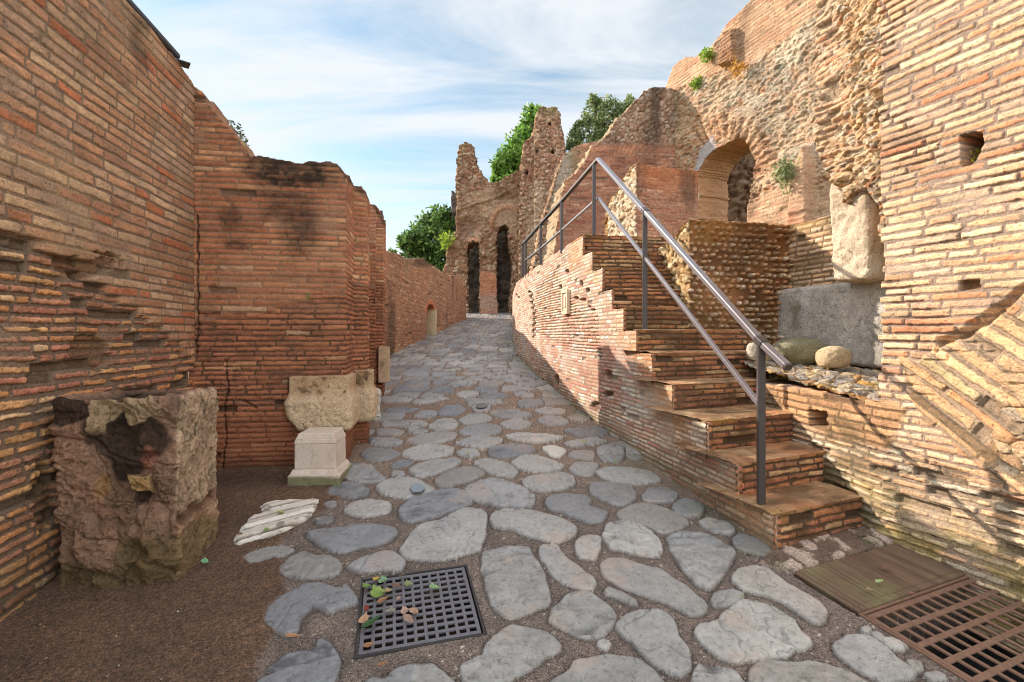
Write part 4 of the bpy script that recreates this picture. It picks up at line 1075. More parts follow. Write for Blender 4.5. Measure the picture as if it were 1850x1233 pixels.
# ================================================================== HANDRAIL
def beam(name, p0, p1, w, hgt, mat, parent, up=(0, 0, 1), r=.006, cap=True):
    p0 = Vector(p0); p1 = Vector(p1); d = (p1 - p0).normalized(); u = Vector(up)
    sd = d.cross(u)
    if sd.length < 1e-3: sd = d.cross(Vector((.2, 1, 0)))
    sd.normalize(); uu = sd.cross(d).normalized()
    pr = []
    for cx, cy, a0 in ((1, 1, 0), (-1, 1, 90), (-1, -1, 180), (1, -1, 270)):
        for q in range(4):
            a = R(a0 + q * 30); pr.append((cx * (w / 2 - r) + r * math.cos(a), cy * (hgt / 2 - r) + r * math.sin(a)))
    V = [tuple(p + sd * a + uu * b - parent.location) for p in (p0, p1) for a, b in pr]
    n = len(pr); F = [(i, (i + 1) % n, n + (i + 1) % n, n + i) for i in range(n)] + [tuple(range(n))[::-1], tuple(range(n, 2 * n))]
    me = bpy.data.meshes.new(name); me.from_pydata(V, [], F); me.materials.append(mat); me.update()
    o = bpy.data.objects.new(name, me); COL.objects.link(o); o.parent = parent
    return o
HR = thing('handrail', 'brown grey square metal handrail with one lower rail along the stair edge', 'handrail', (1.55, 3.0, -1.05))
PA, PB, PC = (1.554, 3.005), (1.237, 4.48), (.994, 5.84)
T_A, T_B, T_C = Vector((1.554, 3.005, -.045)), Vector((1.237, 4.48, 1.15)), Vector((1.046, 5.84, 2.13))
T_E = Vector((1.600, 2.80, -.185))
L_A, L_B, L_C = Vector((1.554, 3.005, -.449)), Vector((1.237, 4.48, .715)), Vector((1.046, 5.84, 1.66))
def post(xy, z0, z1, w=.044, mat=M_POST): return beam('post', (xy[0], xy[1], z0), (xy[0], xy[1], z1), w, w, mat, HR)
post(PA, -1.06, -.075); post(PB, .05, 1.11); post(PC, 1.2, 2.06)
for p, z in (): beam('base_plate', (p[0], p[1], z - .004), (p[0], p[1], z + .006), .07, .07, M_POST, HR)
beam('top_rail', T_A, T_B, .050, .038, M_RAIL, HR); beam('top_rail', T_B, T_C, .050, .038, M_RAIL, HR); beam('top_rail', T_E, T_A, .050, .038, M_RAIL, HR)
beam('collar', T_A + (T_E - T_A) * .12, T_A - (T_E - T_A) * .14, .060, .048, M_POST, HR)
d_ = (T_B - T_A).normalized(); beam('collar', T_B - d_ * .03, T_B + d_ * .03, .060, .048, M_POST, HR)
dE = (T_E - T_A).normalized(); beam('end_cap', T_E - dE * .004, T_E + dE * .012, .053, .041, M_POST, HR)
beam('lower_rail', L_A, L_B, .030, .030, M_RAIL, HR, r=.004); beam('lower_rail', L_B, L_C, .030, .030, M_RAIL, HR, r=.004)
def un(px, py, Y): return Vector(((px - CX) / FPX * Y, Y, (HY - py) / FPX * Y))
q = [(1015, 364, 416, 455, 6.85), (977, 405, 449, 484, 8.0), (950, 436, 470, 503, 9.3)]
prevT, prevL = T_C, L_C
for px, yt, yl, yb, Y in q:
    a = un(px, yt, Y); l = un(px, yl, Y)
    beam('top_rail', prevT, a, .05, .034, M_POST, HR); beam('lower_rail', prevL, l, .028, .028, M_RAIL, HR, r=.004)
    b = un(px, yb, Y); beam('post', (a.x, a.y, 1.16), (a.x, a.y, a.z), .042, .042, M_POST, HR); prevT, prevL = a, l
pE = un(945, 440, 9.7); beam('top_rail', prevT, pE, .05, .034, M_POST, HR); beam('post', (pE.x, pE.y, 1.15), tuple(pE), .042, .042, M_POST, HR)
pE2 = un(944, 436, 11.0); beam('top_rail', pE, (pE2.x, pE2.y, pE.z), .05, .034, M_POST, HR); beam('post', (pE2.x, pE2.y, 1.15), (pE2.x, pE2.y, pE.z), .042, .042, M_POST, HR)
# dark pipe on the crown of the left wall
LP = thing('metal_rail', 'dark metal pipe rail running along the top of the tall left wall', 'rail', (-2.6, 3.7, 2.15))
def wl(px, off=0.0):
    k = (px - CX) / FPX; Y = -1.965 / (k + .174); return (k * Y + off, Y)
p1 = wl(324, -.02); p0 = wl(-200, -.02); zt = 2.20
beam('rail', (p0[0], p0[1], zt), (p1[0], p1[1], zt), .05, .05, M_DARKPIPE, LP, r=.02)
for px in (60, 200, 312):
    a = wl(px, -.03); beam('bracket', (a[0], a[1], 2.0), (a[0], a[1], zt), .03, .05, M_DARKPIPE, LP)
beam('foot_plate', (p1[0] - .05, p1[1] - .04, zt - .045), (p1[0] + .06, p1[1] + .06, zt - .045), .10, .014, M_DARKPIPE, LP)

# ================================================================== RIGHT WALL
PAL_W = [lin(218, 168, 124), lin(226, 186, 142), lin(210, 140, 98), lin(220, 178, 144), lin(200, 152, 110)]
MORT_W = lin(150, 126, 108)
def wx(Y): return 3.474 - .4 * Y
def st_right(g):
    n = fbm(g.U * 2, g.Z * 2, 4, 501)
    E = .16 + .25 * ss(0, .5, n)
    h, c, m, r = bricks(g.U, g.Z, 61, .0475, .225, .0120, PAL_W, [4, 4, 1.6, 3, 1.4], MORT_W, .008, .011, E, .012, .18)
    c = mixc(c, lin(224, 132, 84), .35 * ss(.15, .5, fbm(g.U * 1.5, g.Z * 3, 4, 502)) * (m > .5) * (r > .4))
    # worn lower half
    low = np.interp(g.PX, [1380, 1500, 1640, 1700, 1850, 2300], [700, 735, 800, 850, 905, 1000])
    Lw = ss(-15, 25, g.PY - low + 25 * n)
    pl = [lin(218, 186, 150), lin(206, 164, 122), lin(196, 178, 152), lin(210, 160, 118)]
    h2, c2, m2, r2 = bricks(g.U, g.Z + .12 * (g.U - 1.4) * 0, 62, .046, .19, .016, pl, [4, 3, 3, 2], lin(146, 124, 102), .012, .018, .4 + .4 * ss(-.2, .4, n), .05, .18)
    h = h * (1 - Lw) + (h2 - .01) * Lw; c = mixc(c, c2, Lw)
    # smooth dirty band around the square hole
    band = soft(g.PX, g.PY, [(1370, 690), (1590, 722), (1640, 740), (1600, 815), (1500, 790), (1430, 760)], 10) * (g.PX < 1640)
    hb, cb, mb, _ = bricks(g.U, g.Z, 63, .052, .3, .010, [lin(178, 134, 92), lin(190, 146, 102), lin(160, 118, 82)], [3, 3, 2], lin(124, 94, 66), .008, .012, .35, 0.01, .16)
    h = h * (1 - band) + hb * band; c = mixc(c, cb, band)
    # yellow moss at the foot, patchy dark olive on the worn left part
    zl = g.Z - lane_z(g.Y)
    c = mixc(c, lin(150, 132, 62), .55 * ss(.42, .0, zl + .2 * n) * ss(-.3, .3, fbm(g.U * 6, g.Z * 9, 4, 505) + .1))
    c = mixc(c, lin(76, 68, 46), .7 * ss(-.05, .4, fbm(g.U * 3, g.Z * 4, 4, 506) + .25 * (g.PX < 1640)) * Lw * ss(1700, 1560, g.PX))
    # diagonal ribs of a broken relieving arch
    poly = [(1620, 640), (1660, 655), (1700, 618), (1740, 600), (1790, 568), (1850, 520), (2300, 300), (2300, 1200), (1990, 1030), (1850, 900), (1745, 822), (1668, 752), (1640, 700)]
    PXn = g.PX + 7 * fbm(g.U * 12, g.Z * 12, 3, 507); PYn = g.PY + 7 * fbm(g.U * 12, g.Z * 12, 3, 508)
    Rb = soft(PXn, PYn, poly, 3)
    a = math.radians(-37.5); u2 = g.U * math.cos(a) + g.Z * math.sin(a) * -1 * -1; v2 = -g.U * math.sin(a) + g.Z * math.cos(a)
    u2 = g.U * math.cos(a) + g.Z * math.sin(a); v2 = -g.U * math.sin(a) + g.Z * math.cos(a)
    hr, crb, mr, rr = bricks(u2, v2, 64, .078, .52, .018, [lin(222, 178, 130), lin(214, 154, 106), lin(204, 178, 130), lin(226, 194, 156)], [4, 3, 2, 2], lin(176, 150, 122), .022, .022, .6, .06, .16)
    stepv = hsh(np.floor(v2 / .156).astype(np.int64), np.zeros(v2.shape, np.int64), 66)
    hr = hr + .055 * (stepv - .45) + .012 * fbm(g.U * 7, g.Z * 7, 4, 509)
    rough = ss(-.05, .3, fbm(g.U * 3.2, g.Z * 3.2, 3, 510) + .25 * ss(1760, 1880, g.PX) - .32)
    hk, ck_, mk = rubble(g.U, g.Z, 67, .09, .055, .05, [lin(222, 188, 146), lin(206, 160, 112), lin(200, 190, 172), lin(190, 146, 100)], [3, 3, 2, 2], lin(186, 160, 130), ang=a)
    hr = hr * (1 - .7 * rough) + (hk - .02) * .7 * rough; crb = mixc(crb, ck_, .7 * rough)
    h = h * (1 - Rb) + (hr * .5 + .002) * Rb; c = mixc(c, crb * np.array([.86, .82, .80]), Rb)
    # gouge along the ribs' upper boundary
    edge = (1 - ss(2, 13, np.abs(polydist(PXn, PYn, poly)))) * (g.PX < 1870) * (g.PY < 760)
    edge = edge * (g.PX > 1690); h = h - .035 * edge; c = mixc(c, lin(150, 112, 80), .45 * edge)
    # putlog holes
    for p, dep in (([(1733, 246), (1752, 240), (1772, 238), (1774, 262), (1766, 278), (1752, 296), (1738, 300)], .24), ([(1732, 508), (1768, 504), (1769, 522), (1734, 526)], .05), ([(1463, 741), (1493, 745), (1494, 773), (1464, 769)], .24)):
        k = soft(g.PX + 2 * fbm(g.U * 40, g.Z * 40, 2, 511), g.PY + 2 * fbm(g.U * 40, g.Z * 40, 2, 512), p, 1.5)
        h = h * (1 - k) - dep * k; c = mixc(c, lin(120, 90, 66), k * .9)
    # patches of missing joints (black slots) higher up
    h = h - .010 * (m < .3) * ss(.1, .35, fbm(g.U * 4, g.Z * 4, 3, 513))
    h = h + .016 * fbm(g.U * 1.1, g.Z * 1.1, 3, 514)
    # left edge is toothed; the low part to its left is the terrace retaining wall
    row = np.floor(g.Z / .0475).astype(np.int64)
    ex = np.interp(g.PY, [-900, 0, 150, 300, 340, 420, 520, 640, 725], [1592, 1592, 1590, 1583, 1590, 1592, 1594, 1590, 1588]) + 13 * (hsh(row, row * 0, 70) - .5)
    keep = (g.PX > ex) | (g.Z < -.425 + .012 * fbm(g.U * 8, g.U * 0, 3, 71))
    return h, c, keep
def rim_w(U, Z, p):
    _, c, _, _ = bricks(U, Z, 61, .0475, .235, .0130, PAL_W, [4, 4, 1.6, 3, 1.4], MORT_W); return c * (1 + .2 * fbm3(p, 14, 3, 4))[:, None]
RW = wall('brick_wall', [(2.18, 4.55), (2.25, 3.6), (2.28, 2.985), (wx(1.55), 1.55)], -1.6, 2.75, st_right, M_NEAR, thick=.5, rim=rim_w, zref=2.3, ku=1.0, kz=.92)
tag(RW, 'tall sunlit tan brick wall at the right edge with square holes and diagonal ribs', 'wall')

# terrace of small cobbles with boulders
def build_terrace():
    X, Y = np.meshgrid(np.linspace(2.15, 3.6, 330), np.linspace(2.9, 5.6, 460), indexing='ij')
    Z = -.44 + .105 * (Y - 3)
    hk, ck_, m = rubble(X, Y, 81, .10, .085, .030, [lin(158, 152, 142), lin(140, 134, 126), lin(180, 164, 138), lin(170, 126, 84)], [3, 3, 2, 1], lin(132, 98, 58), gap=.2)
    hk = hk + .015 * fbm(X * 5, Y * 5, 3, 82)
    ck_ = mixc(ck_, lin(176, 140, 70), .5 * ss(.0, .4, fbm(X * 6, Y * 6, 4, 83)))
    P = np.stack([X, Y, Z], -1); N = np.zeros_like(P); N[..., 2] = 1
    xl = np.interp(Y, [2.9, 2.985, 3.6, 4.55, 5.6], [2.33, 2.27, 2.245, 2.18, 2.1]) + .012
    def st(g): return hk, ck_, (X > xl)
    o = sheet('terrace_ground', P, N, X, Y, st, M_ROCK, thick=0); o['kind'] = 'structure'; o['label'] = 'small terrace of pale cobbles in yellow earth above the retaining wall'
build_terrace()
def boulder(name, c, r, seed, cols, label):
    n = 60; A, Bq = np.meshgrid(np.linspace(0, 2 * math.pi, n), np.linspace(.02, math.pi - .02, n // 2 + 4), indexing='ij')
    D = np.stack([np.cos(A) * np.sin(Bq), np.sin(A) * np.sin(Bq), np.cos(Bq)], -1)
    h = 1 + .14 * fbm3(D, 1.3, 3, seed) + .04 * fbm3(D, 5, 3, seed + 1)
    sg = np.sign(D) * np.abs(D) ** .85
    P = sg * h[..., None] * np.array(r); P[..., 2] = np.maximum(P[..., 2], -r[2] * .8)
    P = P + np.array(c)
    col = mixc(cols[0] + np.zeros(D.shape), cols[1], np.clip(.5 + .9 * fbm3(D, 2.2, 4, seed + 3), 0, 1))
    idx = np.arange(A.size).reshape(A.shape)
    F = np.stack([idx[:-1, :-1].ravel(), idx[:-1, 1:].ravel(), idx[1:, 1:].ravel(), idx[1:, :-1].ravel()], 1)
    o = make_mesh(name, P.reshape(-1, 3), F, col.reshape(-1, 3), M_ROCK); tag(o, label, 'boulder', 'boulders on the terrace'); return o
boulder('boulder', (2.73, 4.60, -.17), (.27, .18, .135), 3, (lin(142, 136, 112), lin(112, 104, 76)), 'larger flat olive grey boulder lying on the cobbled terrace')
boulder('boulder', (2.80, 4.20, -.20), (.125, .12, .105), 8, (lin(190, 166, 132), lin(150, 130, 100)), 'smaller rounded tan boulder in front of the larger one')
boulder('boulder', (2.26, 4.50, -.16), (.06, .07, .09), 12, (lin(196, 184, 166), lin(160, 146, 128)), 'pale stone lump at the right end of a step, behind the handrail post')

# reticulate wall behind the terrace
def st_ret(g):
    n = fbm(g.U * 2.5, g.Z * 2.5, 4, 601)
    front = g.Y * 0 + (g.U > 2.06)
    # nubs
    pz_, pu = .060, .080
    zr = (g.Z + .006 * vn(g.U * 5, g.Z * 5, 2)) / pz_; row = np.floor(zr).astype(np.int64)
    xr = g.U / pu + .5 * (row % 2) + .2 * hsh(row, row * 0, 602); k = np.floor(xr).astype(np.int64)
    jx = (hsh(k, row, 603) - .5) * .35; jz = (hsh(k, row, 604) - .5) * .3
    sx_ = .20 + .14 * hsh(k, row, 605); sz_ = .24 + .14 * hsh(k, row, 606)
    dd = np.maximum(np.abs(xr - k - .5 - jx) / sx_, np.abs(zr - row - .5 - jz) / sz_) + .28 * fbm(g.U * 55, g.Z * 55, 2, 607)
    nub = ss(1.15, .6, dd) * (hsh(k, row, 608) > .12)
    prom = ss(-.2, .75, (g.U - 2.2) / 1.2 + (0.9 - g.Z) * .5 + .4 * n)      # sharper stones to the lower right
    hn = nub * (.024 + .050 * hsh(k, row, 609)) * (.45 + .75 * prom) + .008 * fbm(g.U * 20, g.Z * 20, 4, 610)
    cn = mixc(lin(150, 108, 72) + np.zeros(g.U.shape + (3,)), lin(104, 72, 50), np.clip(.5 + n, 0, 1))
    sc = pick([lin(214, 182, 146), lin(204, 156, 116), lin(186, 160, 132), lin(222, 204, 180)], [3, 3, 2, 1.5], hsh(k, row, 611))
    cn = mixc(cn, sc, nub * (.5 + .5 * prom)) * 1.12
    up = ss(.80, 1.15, g.Z + .08 * n); cn = mixc(cn, lin(146, 98, 46), .6 * up)
    cn = mixc(cn, lin(116, 104, 42), .5 * ss(.1, .5, fbm(g.U * 4, g.Z * 3, 4, 612)) * (1 - prom))
    cn = mixc(cn, lin(84, 62, 44), .5 * ss(0, .5, fbm(g.U * 3, g.Z * 2, 4, 613)))
    hr, crr, mr = rubble(g.U, g.Z, 614, .10, .075, .055, [lin(188, 158, 114), lin(170, 138, 96), lin(196, 174, 138)], [1, 1, 1], lin(136, 106, 68), ang=-.6)
    f = front[..., None]
    c = np.where(f, cn, crr); h = np.where(front, hn, hr)
    zt = np.interp(g.U, [0, 1.6, 1.9, 2.06, 3.3], [1.02, 1.06, 1.12, 1.19, 1.19]) + .014 * fbm(g.U * 9, g.U * 0, 3, 615)
    return h, c, g.Z < zt
RT = wall('studded_wall', [(1.78, 7.0), (1.83, 4.94), (3.02, 5.22)], -.5, 1.25, st_ret, M_ROCK, thick=.5, rim=lambda U, Z, p: lin(140, 104, 52) * (1 + .3 * fbm3(p, 9, 4, 3))[:, None], zref=4.9, ku=1.0, kz=1.0, back=(.15, .98, 0))
tag(RT, 'ochre wall studded with rows of small worn stones at the right of the stairs', 'wall')
def st_dlow(g):
    n = fbm(g.U * 2.5, g.Z * 2.5, 4, 621)
    h, c, m, r = bricks(g.U, g.Z, 65, .052, .19, .014, [lin(214, 178, 142), lin(204, 160, 118), lin(220, 194, 164), lin(190, 150, 112)], [3, 3, 2, 2], lin(140, 112, 84), .012, .020, .45, .02, .16)
    c = mixc(c, lin(150, 118, 58), .5 * ss(1.02, 1.16, g.Z)); c = mixc(c, lin(80, 66, 44), .5 * ss(0, .5, fbm(g.U * 3, g.Z * 4, 4, 622)))
    return h, c, g.Z < 1.175 + .03 * ss(4.9, 4.4, g.Y) + .01 * fbm(g.U * 9, g.U * 0, 3, 623)
dx_ = lambda Y: 4.55 - .3 * Y
DL = wall('brick_wall', [(dx_(5.3), 5.3), (dx_(3.3), 3.3)], -.5, 1.3, st_dlow, M_NEAR, thick=.6, zref=4.3, ku=1.0, kz=1.0)
tag(DL, 'low brick wall piece above the grey stone block, right of the studded wall', 'wall')
def st_tuff(V, N):
    a = fbm3(V, 4, 4, 71); b = fbm3(V, 30, 3, 74)
    c = mixc(lin(186, 178, 166) + np.zeros((len(V), 3)), lin(146, 138, 128), np.clip(.5 + .8 * a, 0, 1)); c = c * (1 + .25 * b)[:, None]
    c = mixc(c, lin(92, 86, 52), .6 * ss(0, .5, fbm3(V, 6, 4, 77)) * ss(.2, -.35, V[:, 0])); c = mixc(c, lin(206, 204, 200), .35 * ss(.1, .5, fbm3(V * np.array([1, 1, .35]), 5, 3, 78)))
    return .018 * a + .004 * b, c
TU = rock_box('tuff_block', (3.21, 4.70, .10), (.2873 , -.9578), 0, .62, .20, .39, (120, 40, 90), st_tuff, M_ROCK, .05)
tag(TU, 'large smooth grey stone block at the back of the cobbled terrace', 'stone block')
def st_pier(V, N):
    a = fbm3(V, 3, 4, 81); b = fbm3(V, 16, 4, 84)
    c = mixc(lin(204, 186, 162) + np.zeros((len(V), 3)), lin(180, 158, 132), np.clip(.5 + a, 0, 1)); c = mixc(c, lin(150, 128, 100), .7 * ss(.3, .55, b)); c = mixc(c, lin(168, 150, 128), .5 * (np.abs(V[:, 2] - .1 + .03 * a) < .012))
    return .045 * a + .014 * b, c
PI_ = rock_box('plastered_pier', (3.10, 4.24, .93), (.2873, -.9578), 0, .18, .18, .46, (60, 40, 110), st_pier, M_ROCK, .05)
tag(PI_, 'pale plastered stone pier under the broken rubble overhang', 'pier')
# broken rubble overhang joining the right wall
def st_over(g):
    n = fbm(g.U * 1.5, g.Z * 1.5, 4, 631)
    pal = [lin(218, 176, 130), lin(226, 196, 156), lin(204, 134, 94), lin(200, 186, 164), lin(192, 150, 104)]
    h1, c1, m1 = rubble(g.U, g.Z, 632, .14, .045, .065, pal, [3, 3, 1.5, 2, 2], lin(196, 168, 138), gap=.12, ang=.06)
    h2, c2, m2 = rubble(g.U, g.Z, 633, .07, .036, .045, pal, [3, 3, 1.5, 3, 2], lin(198, 176, 148), ang=.2)
    t = ss(-.2, .2, n); h = h1 * (1 - t) + h2 * t; c = mixc(c1, c2, t)
    hb, cb, mb, _ = bricks(g.U, g.Z, 634, .055, .20, .016, PAL_W, [4, 4, 1.6, 3, 1.4], lin(196, 168, 138), .02, .025, .8, .08, .16)
    k = ss(1535, 1490, g.PX + 60 * n) * ss(330, 200, g.PY + 50 * n); h = h * (1 - k) + hb * k; c = mixc(c, cb, k)
    h = h + .10 * fbm(g.U * 2.6, g.Z * 2.6, 3, 635) + .06 * ss(1500, 1600, g.PX) * ss(420, 250, g.PY)
    c = mixc(c, lin(110, 84, 52), .6 * ss(.2, .5, fbm(g.U * 4, g.Z * 4, 4, 636)))
    poly = [(1472, -900), (1470, 24), (1476, 170), (1472, 273), (1480, 300), (1496, 324), (1512, 348), (1516, 368), (1530, 372), (1533, 356), (1555, 345), (1576, 350), (1590, 380), (1596, 440), (1640, 440), (1700, 300), (1720, -900)]
    c = c * np.array([.86, .84, .83])
    keep = polydist(g.PX + 5 * fbm(g.U * 9, g.Z * 9, 3, 637), g.PY + 6 * fbm(g.U * 9, g.Z * 9, 3, 638), poly) > 0
    return h, c, keep
OV = wall('rubble_wall', [(2.72, 4.52), (3.06, 3.66)], .7, 3.6, st_over, M_ROCK, thick=.7, zref=3.6, ku=1.0, kz=1.0)
tag(OV, 'broken wall end of rubble and torn bricks overhanging the terrace', 'wall')

# ================================================================== MIDDLE BLOCKS, BUTTRESS, HILLSIDE WALL
def st_stub(g):
    n = fbm(g.U * 2, g.Z * 2, 4, 701)
    h, c, m, r = bricks(g.U, g.Z, 71, .05, .24, .012, [lin(180, 114, 84), lin(190, 130, 98), lin(166, 98, 72), lin(198, 148, 118)], [4, 3, 3, 1], lin(160, 122, 98), .006, .010, .15, .01, .12)
    c = mixc(c, lin(168, 96, 52), .6 * ss(2.3, 2.75, g.Z + .1 * n)); c = mixc(c, lin(70, 54, 44), .6 * ss(.0, .5, fbm(g.U * 5, g.Z * .8, 4, 702)) * ss(1.9, 2.4, g.Z))
    hr, crr, mr = rubble(g.U, g.Z, 703, .12, .07, .06, [lin(196, 172, 142), lin(176, 146, 114), lin(206, 190, 166)], [1, 1, 1], lin(142, 116, 90), ang=-.4)
    side = g.U < 1.62; c = np.where(side[..., None], crr, c); h = np.where(side, hr, h)
    zt = np.interp(g.U, [0, .2, .8, 1.3, 1.62, 1.8, 3], [2.35, 2.6, 2.74, 2.80, 2.82, 2.83, 2.83]) + (.03 + .08 * side) * fbm(g.U * 6, g.U * 0, 3, 704)
    return h, c, g.Z < zt
STB = wall('brick_pier', [(1.93, 9.62), (2.07, 8.0), (3.2, 8.28)], .9, 2.95, st_stub, M_MID, thick=.8, zref=8, ku=1.0, kz=1.0, rim=lambda U, Z, p: lin(150, 112, 66) * (1 + .3 * fbm3(p, 8, 4, 3))[:, None], back=(.1, .99, 0))
tag(STB, 'square brick pier stub with rubble left side above the stair head', 'pier')
def st_butt(g):
    n = fbm(g.U * 1, g.Z * 1, 4, 711)
    h, c, m, r = bricks(g.U, g.Z, 72, .07, .34, .018, [lin(172, 110, 84), lin(182, 126, 98), lin(158, 96, 74), lin(190, 142, 116)], [4, 3, 3, 1], lin(156, 118, 96), .010, .014, .2, .01, .12)
    hn, cn, mn = rubble(g.U, g.Z, 713, .13, .11, .05, [lin(176, 144, 122), lin(160, 124, 102), lin(190, 166, 146)], [1, 1, 1], lin(128, 98, 80), gap=.25, ang=.78)
    up = ss(268, 256, g.PY + 3 * n); c = mixc(c, cn, up); h = h * (1 - up) + hn * up
    arch = ss(8, 0, np.abs(np.hypot(g.PX - 1100, g.PY - 345) - 78)) * (g.PY < 350)
    fan = ss(12, 0, np.abs(np.hypot(g.PX - 1150, g.PY - 330) - 62)) * (g.PY < 320)
    k = np.clip(arch + fan, 0, 1)
    th = np.arctan2(g.PY - 345, g.PX - 1100); rad = ss(-.2, .2, np.sin(th * 70)); c = mixc(c, lin(190, 132, 102) * (.75 + .35 * rad)[..., None], .7 * k)
    c = mixc(c, lin(58, 50, 44), .65 * ss(.0, .45, fbm(g.U * 1.8, g.Z * .35, 4, 714)) * ss(400, 200, g.PY)); c = mixc(c, lin(128, 132, 118), .45 * ss(1205, 1240, g.PX) * ss(330, 200, g.PY))
    c = mixc(c, lin(72, 60, 50), .5 * ss(170, 160, g.PY))
    h = h + .05 * fbm(g.U * .7, g.Z * .7, 3, 715)
    poly = [(960, 620), (992, 500), (1003, 440), (1010, 365), (1022, 324), (1040, 312), (1054, 293), (1066, 268), (1081, 257), (1102, 238), (1110, 220), (1126, 205), (1140, 190), (1152, 178), (1165, 165), (1180, 157), (1245, 161), (1290, 162), (1290, 620)]
    keep = polydist(g.PX + 2.5 * fbm(g.U * 3, g.Z * 3, 3, 716), g.PY + 2.5 * fbm(g.U * 3, g.Z * 3, 3, 717), poly) > 0
    return h, c, keep
BT = wall('buttress_wall', [(.75, 11.9), (4.75, 12.35)], 1.2, 6.6, st_butt, M_MID, thick=1.3, zref=11.5, ku=1.1, kz=1.1, rimamp=.05, back=(-.12, .99, 0),
          rim=lambda U, Z, p: mixc(lin(180, 154, 122) + 0 * p, lin(142, 118, 92), np.clip(.5 + fbm3(p, 5, 4, 3), 0, 1)))
tag(BT, 'tall brick buttress wall whose ragged top slopes down to the left', 'wall')
cy_ = lambda Y: 9.1 - .4 * Y
def st_hill(g):
    n = fbm(g.U * .8, g.Z * .8, 4, 721)
    palr = [lin(206, 164, 126), lin(196, 140, 102), lin(214, 184, 148), lin(178, 118, 86), lin(200, 180, 156)]
    h, c, m = rubble(g.U, g.Z, 722, .20, .08, .08, palr, [3, 3, 2, 2, 2], lin(176, 144, 116), gap=.07, ang=.12)
    h3, c3, m3 = rubble(g.U, g.Z, 723, .09, .05, .035, palr, [3, 3, 2, 2, 2], lin(176, 144, 116), gap=.08)
    h = h * .6 + h3; c = mixc(c, c3, .5)
    # lichen grey and pale plaster fields
    li = ss(-.05, .3, n + .2) * np.clip(blob(g.PX, g.PY, 1370, 170, 90, 60, .5) + blob(g.PX, g.PY, 1420, 210, 60, 80, .5) + blob(g.PX, g.PY, 1455, 60, 40, 60, .5) + blob(g.PX, g.PY, 1260, 150, 30, 40, .5) + .8 * blob(g.PX, g.PY, 1440, 275, 40, 22, .5), 0, 1)
    c = mixc(c, lin(176, 176, 162), .5 * li * ss(-.5, .3, fbm(g.U * 6, g.Z * 6, 3, 724) + .1))
    plr = soft(g.PX, g.PY, [(1395, 95), (1440, 60), (1470, 60), (1440, 120), (1405, 115)], 8); c = mixc(c, lin(222, 208, 184), .6 * plr)
    # brick bands: crown, foot
    hb, cb, mb, _ = bricks(g.U, g.Z, 73, .075, .36, .020, [lin(204, 154, 116), lin(214, 170, 130), lin(192, 136, 100)], [3, 3, 2], lin(182, 148, 118), .012, .018, .3, .01, .1)
    crown = soft(g.PX, g.PY, [(1100, 160), (1205, 165), (1250, 150), (1312, 120), (1365, 112), (1450, 45), (1500, 5), (1700, -150), (1700, -900), (1100, -900)], 3)
    foot = soft(g.PX, g.PY, [(1350, 372), (1390, 345), (1430, 342), (1468, 345), (1600, 345), (1600, 500), (1350, 500)], 3)
    k = np.clip(crown + foot, 0, 1); c = mixc(c, cb, k); h = h * (1 - k) + (hb + .02) * k
    soot = ss(.1, .5, fbm(g.U * 2, g.Z * .8, 4, 725)) * crown; c = mixc(c, lin(120, 92, 72), .45 * soot)
    # arch voussoirs and plaster reveal
    ax, ay = 1312, 330
    th = np.arctan2(g.PY - ay, g.PX - ax); rd = np.hypot((g.PX - ax), (g.PY - ay) * .8)
    vs = ss(62, 66, rd) * ss(104, 98, rd) * (g.PY < 300) * (g.PX > 1262)
    rad = ss(-.3, .3, np.sin(th * 46 + 2 * n)); c = mixc(c, lin(208, 160, 122) * (.72 + .4 * rad)[..., None], .55 * vs); h = h + vs * (.04 * rad)
    pls = soft(g.PX, g.PY, [(1250, 420), (1255, 320), (1268, 270), (1290, 245), (1296, 272), (1278, 300), (1268, 330), (1266, 420)], 4); c = mixc(c, lin(170, 166, 168), .8 * pls); h = h * (1 - pls) + .03 * pls
    # pilaster remains with a shadowed brick return
    pil = soft(g.PX, g.PY, [(1448, 300), (1462, 262), (1474, 300), (1480, 420), (1445, 420)], 2); c = mixc(c, mixc(cb, lin(176, 104, 72) + 0 * cb, .5), pil); h = h * (1 - pil) + (.30 + hb) * pil
    p2 = soft(g.PX, g.PY, [(1312, 62), (1334, 54), (1334, 112), (1306, 122)], 1.5); c = mixc(c, mixc(cb, lin(130, 92, 70) + 0 * cb, .6), p2); h = h * (1 - p2) + (.20 + hb * 3 + .05 * n) * p2
    gr = blob(g.PX, g.PY, 1330, 122, 24, 5, .4); c = mixc(c, lin(190, 136, 60), .8 * gr)
    h = h + (.10 * fbm(g.U * .5, g.Z * .5, 3, 726) + .08 * fbm(g.U * 1.8, g.Z * 1.8, 3, 730)) * (1 - crown)
    c = mixc(c, lin(206, 178, 146), .45 * ss(.0, .4, fbm(g.U * 1.2, g.Z * 1.6, 4, 731)) * (1 - crown))
    c = mixc(c, lin(112, 92, 74), .45 * ss(.1, .5, fbm(g.U * 2.2, g.Z * .7, 4, 732)))
    c = c * np.array([.84, .83, .82])
    top = g.PY > np.interp(g.PX, [1190, 1203, 1216, 1220, 1239, 1259, 1262, 1277, 1296, 1306, 1311, 1335, 1357, 1700], [172, 157, 121, 116, 103, 103, 98, 95, 70, 56, 46, 22, 0, -310]) + 2 * fbm(g.U * 3, g.U * 0, 3, 727)
    op = [(1266, 620), (1266, 320), (1270, 306), (1279, 287), (1295, 271), (1319, 258), (1341, 250), (1352, 262), (1361, 290), (1357, 318), (1353, 345), (1350, 400), (1348, 620)]
    hole_ = polydist(g.PX + 1.2 * fbm(g.U * 6, g.Z * 6, 3, 728), g.PY + 1.2 * fbm(g.U * 6, g.Z * 6, 3, 729), op) > 0
    return h, c, top & ~hole_
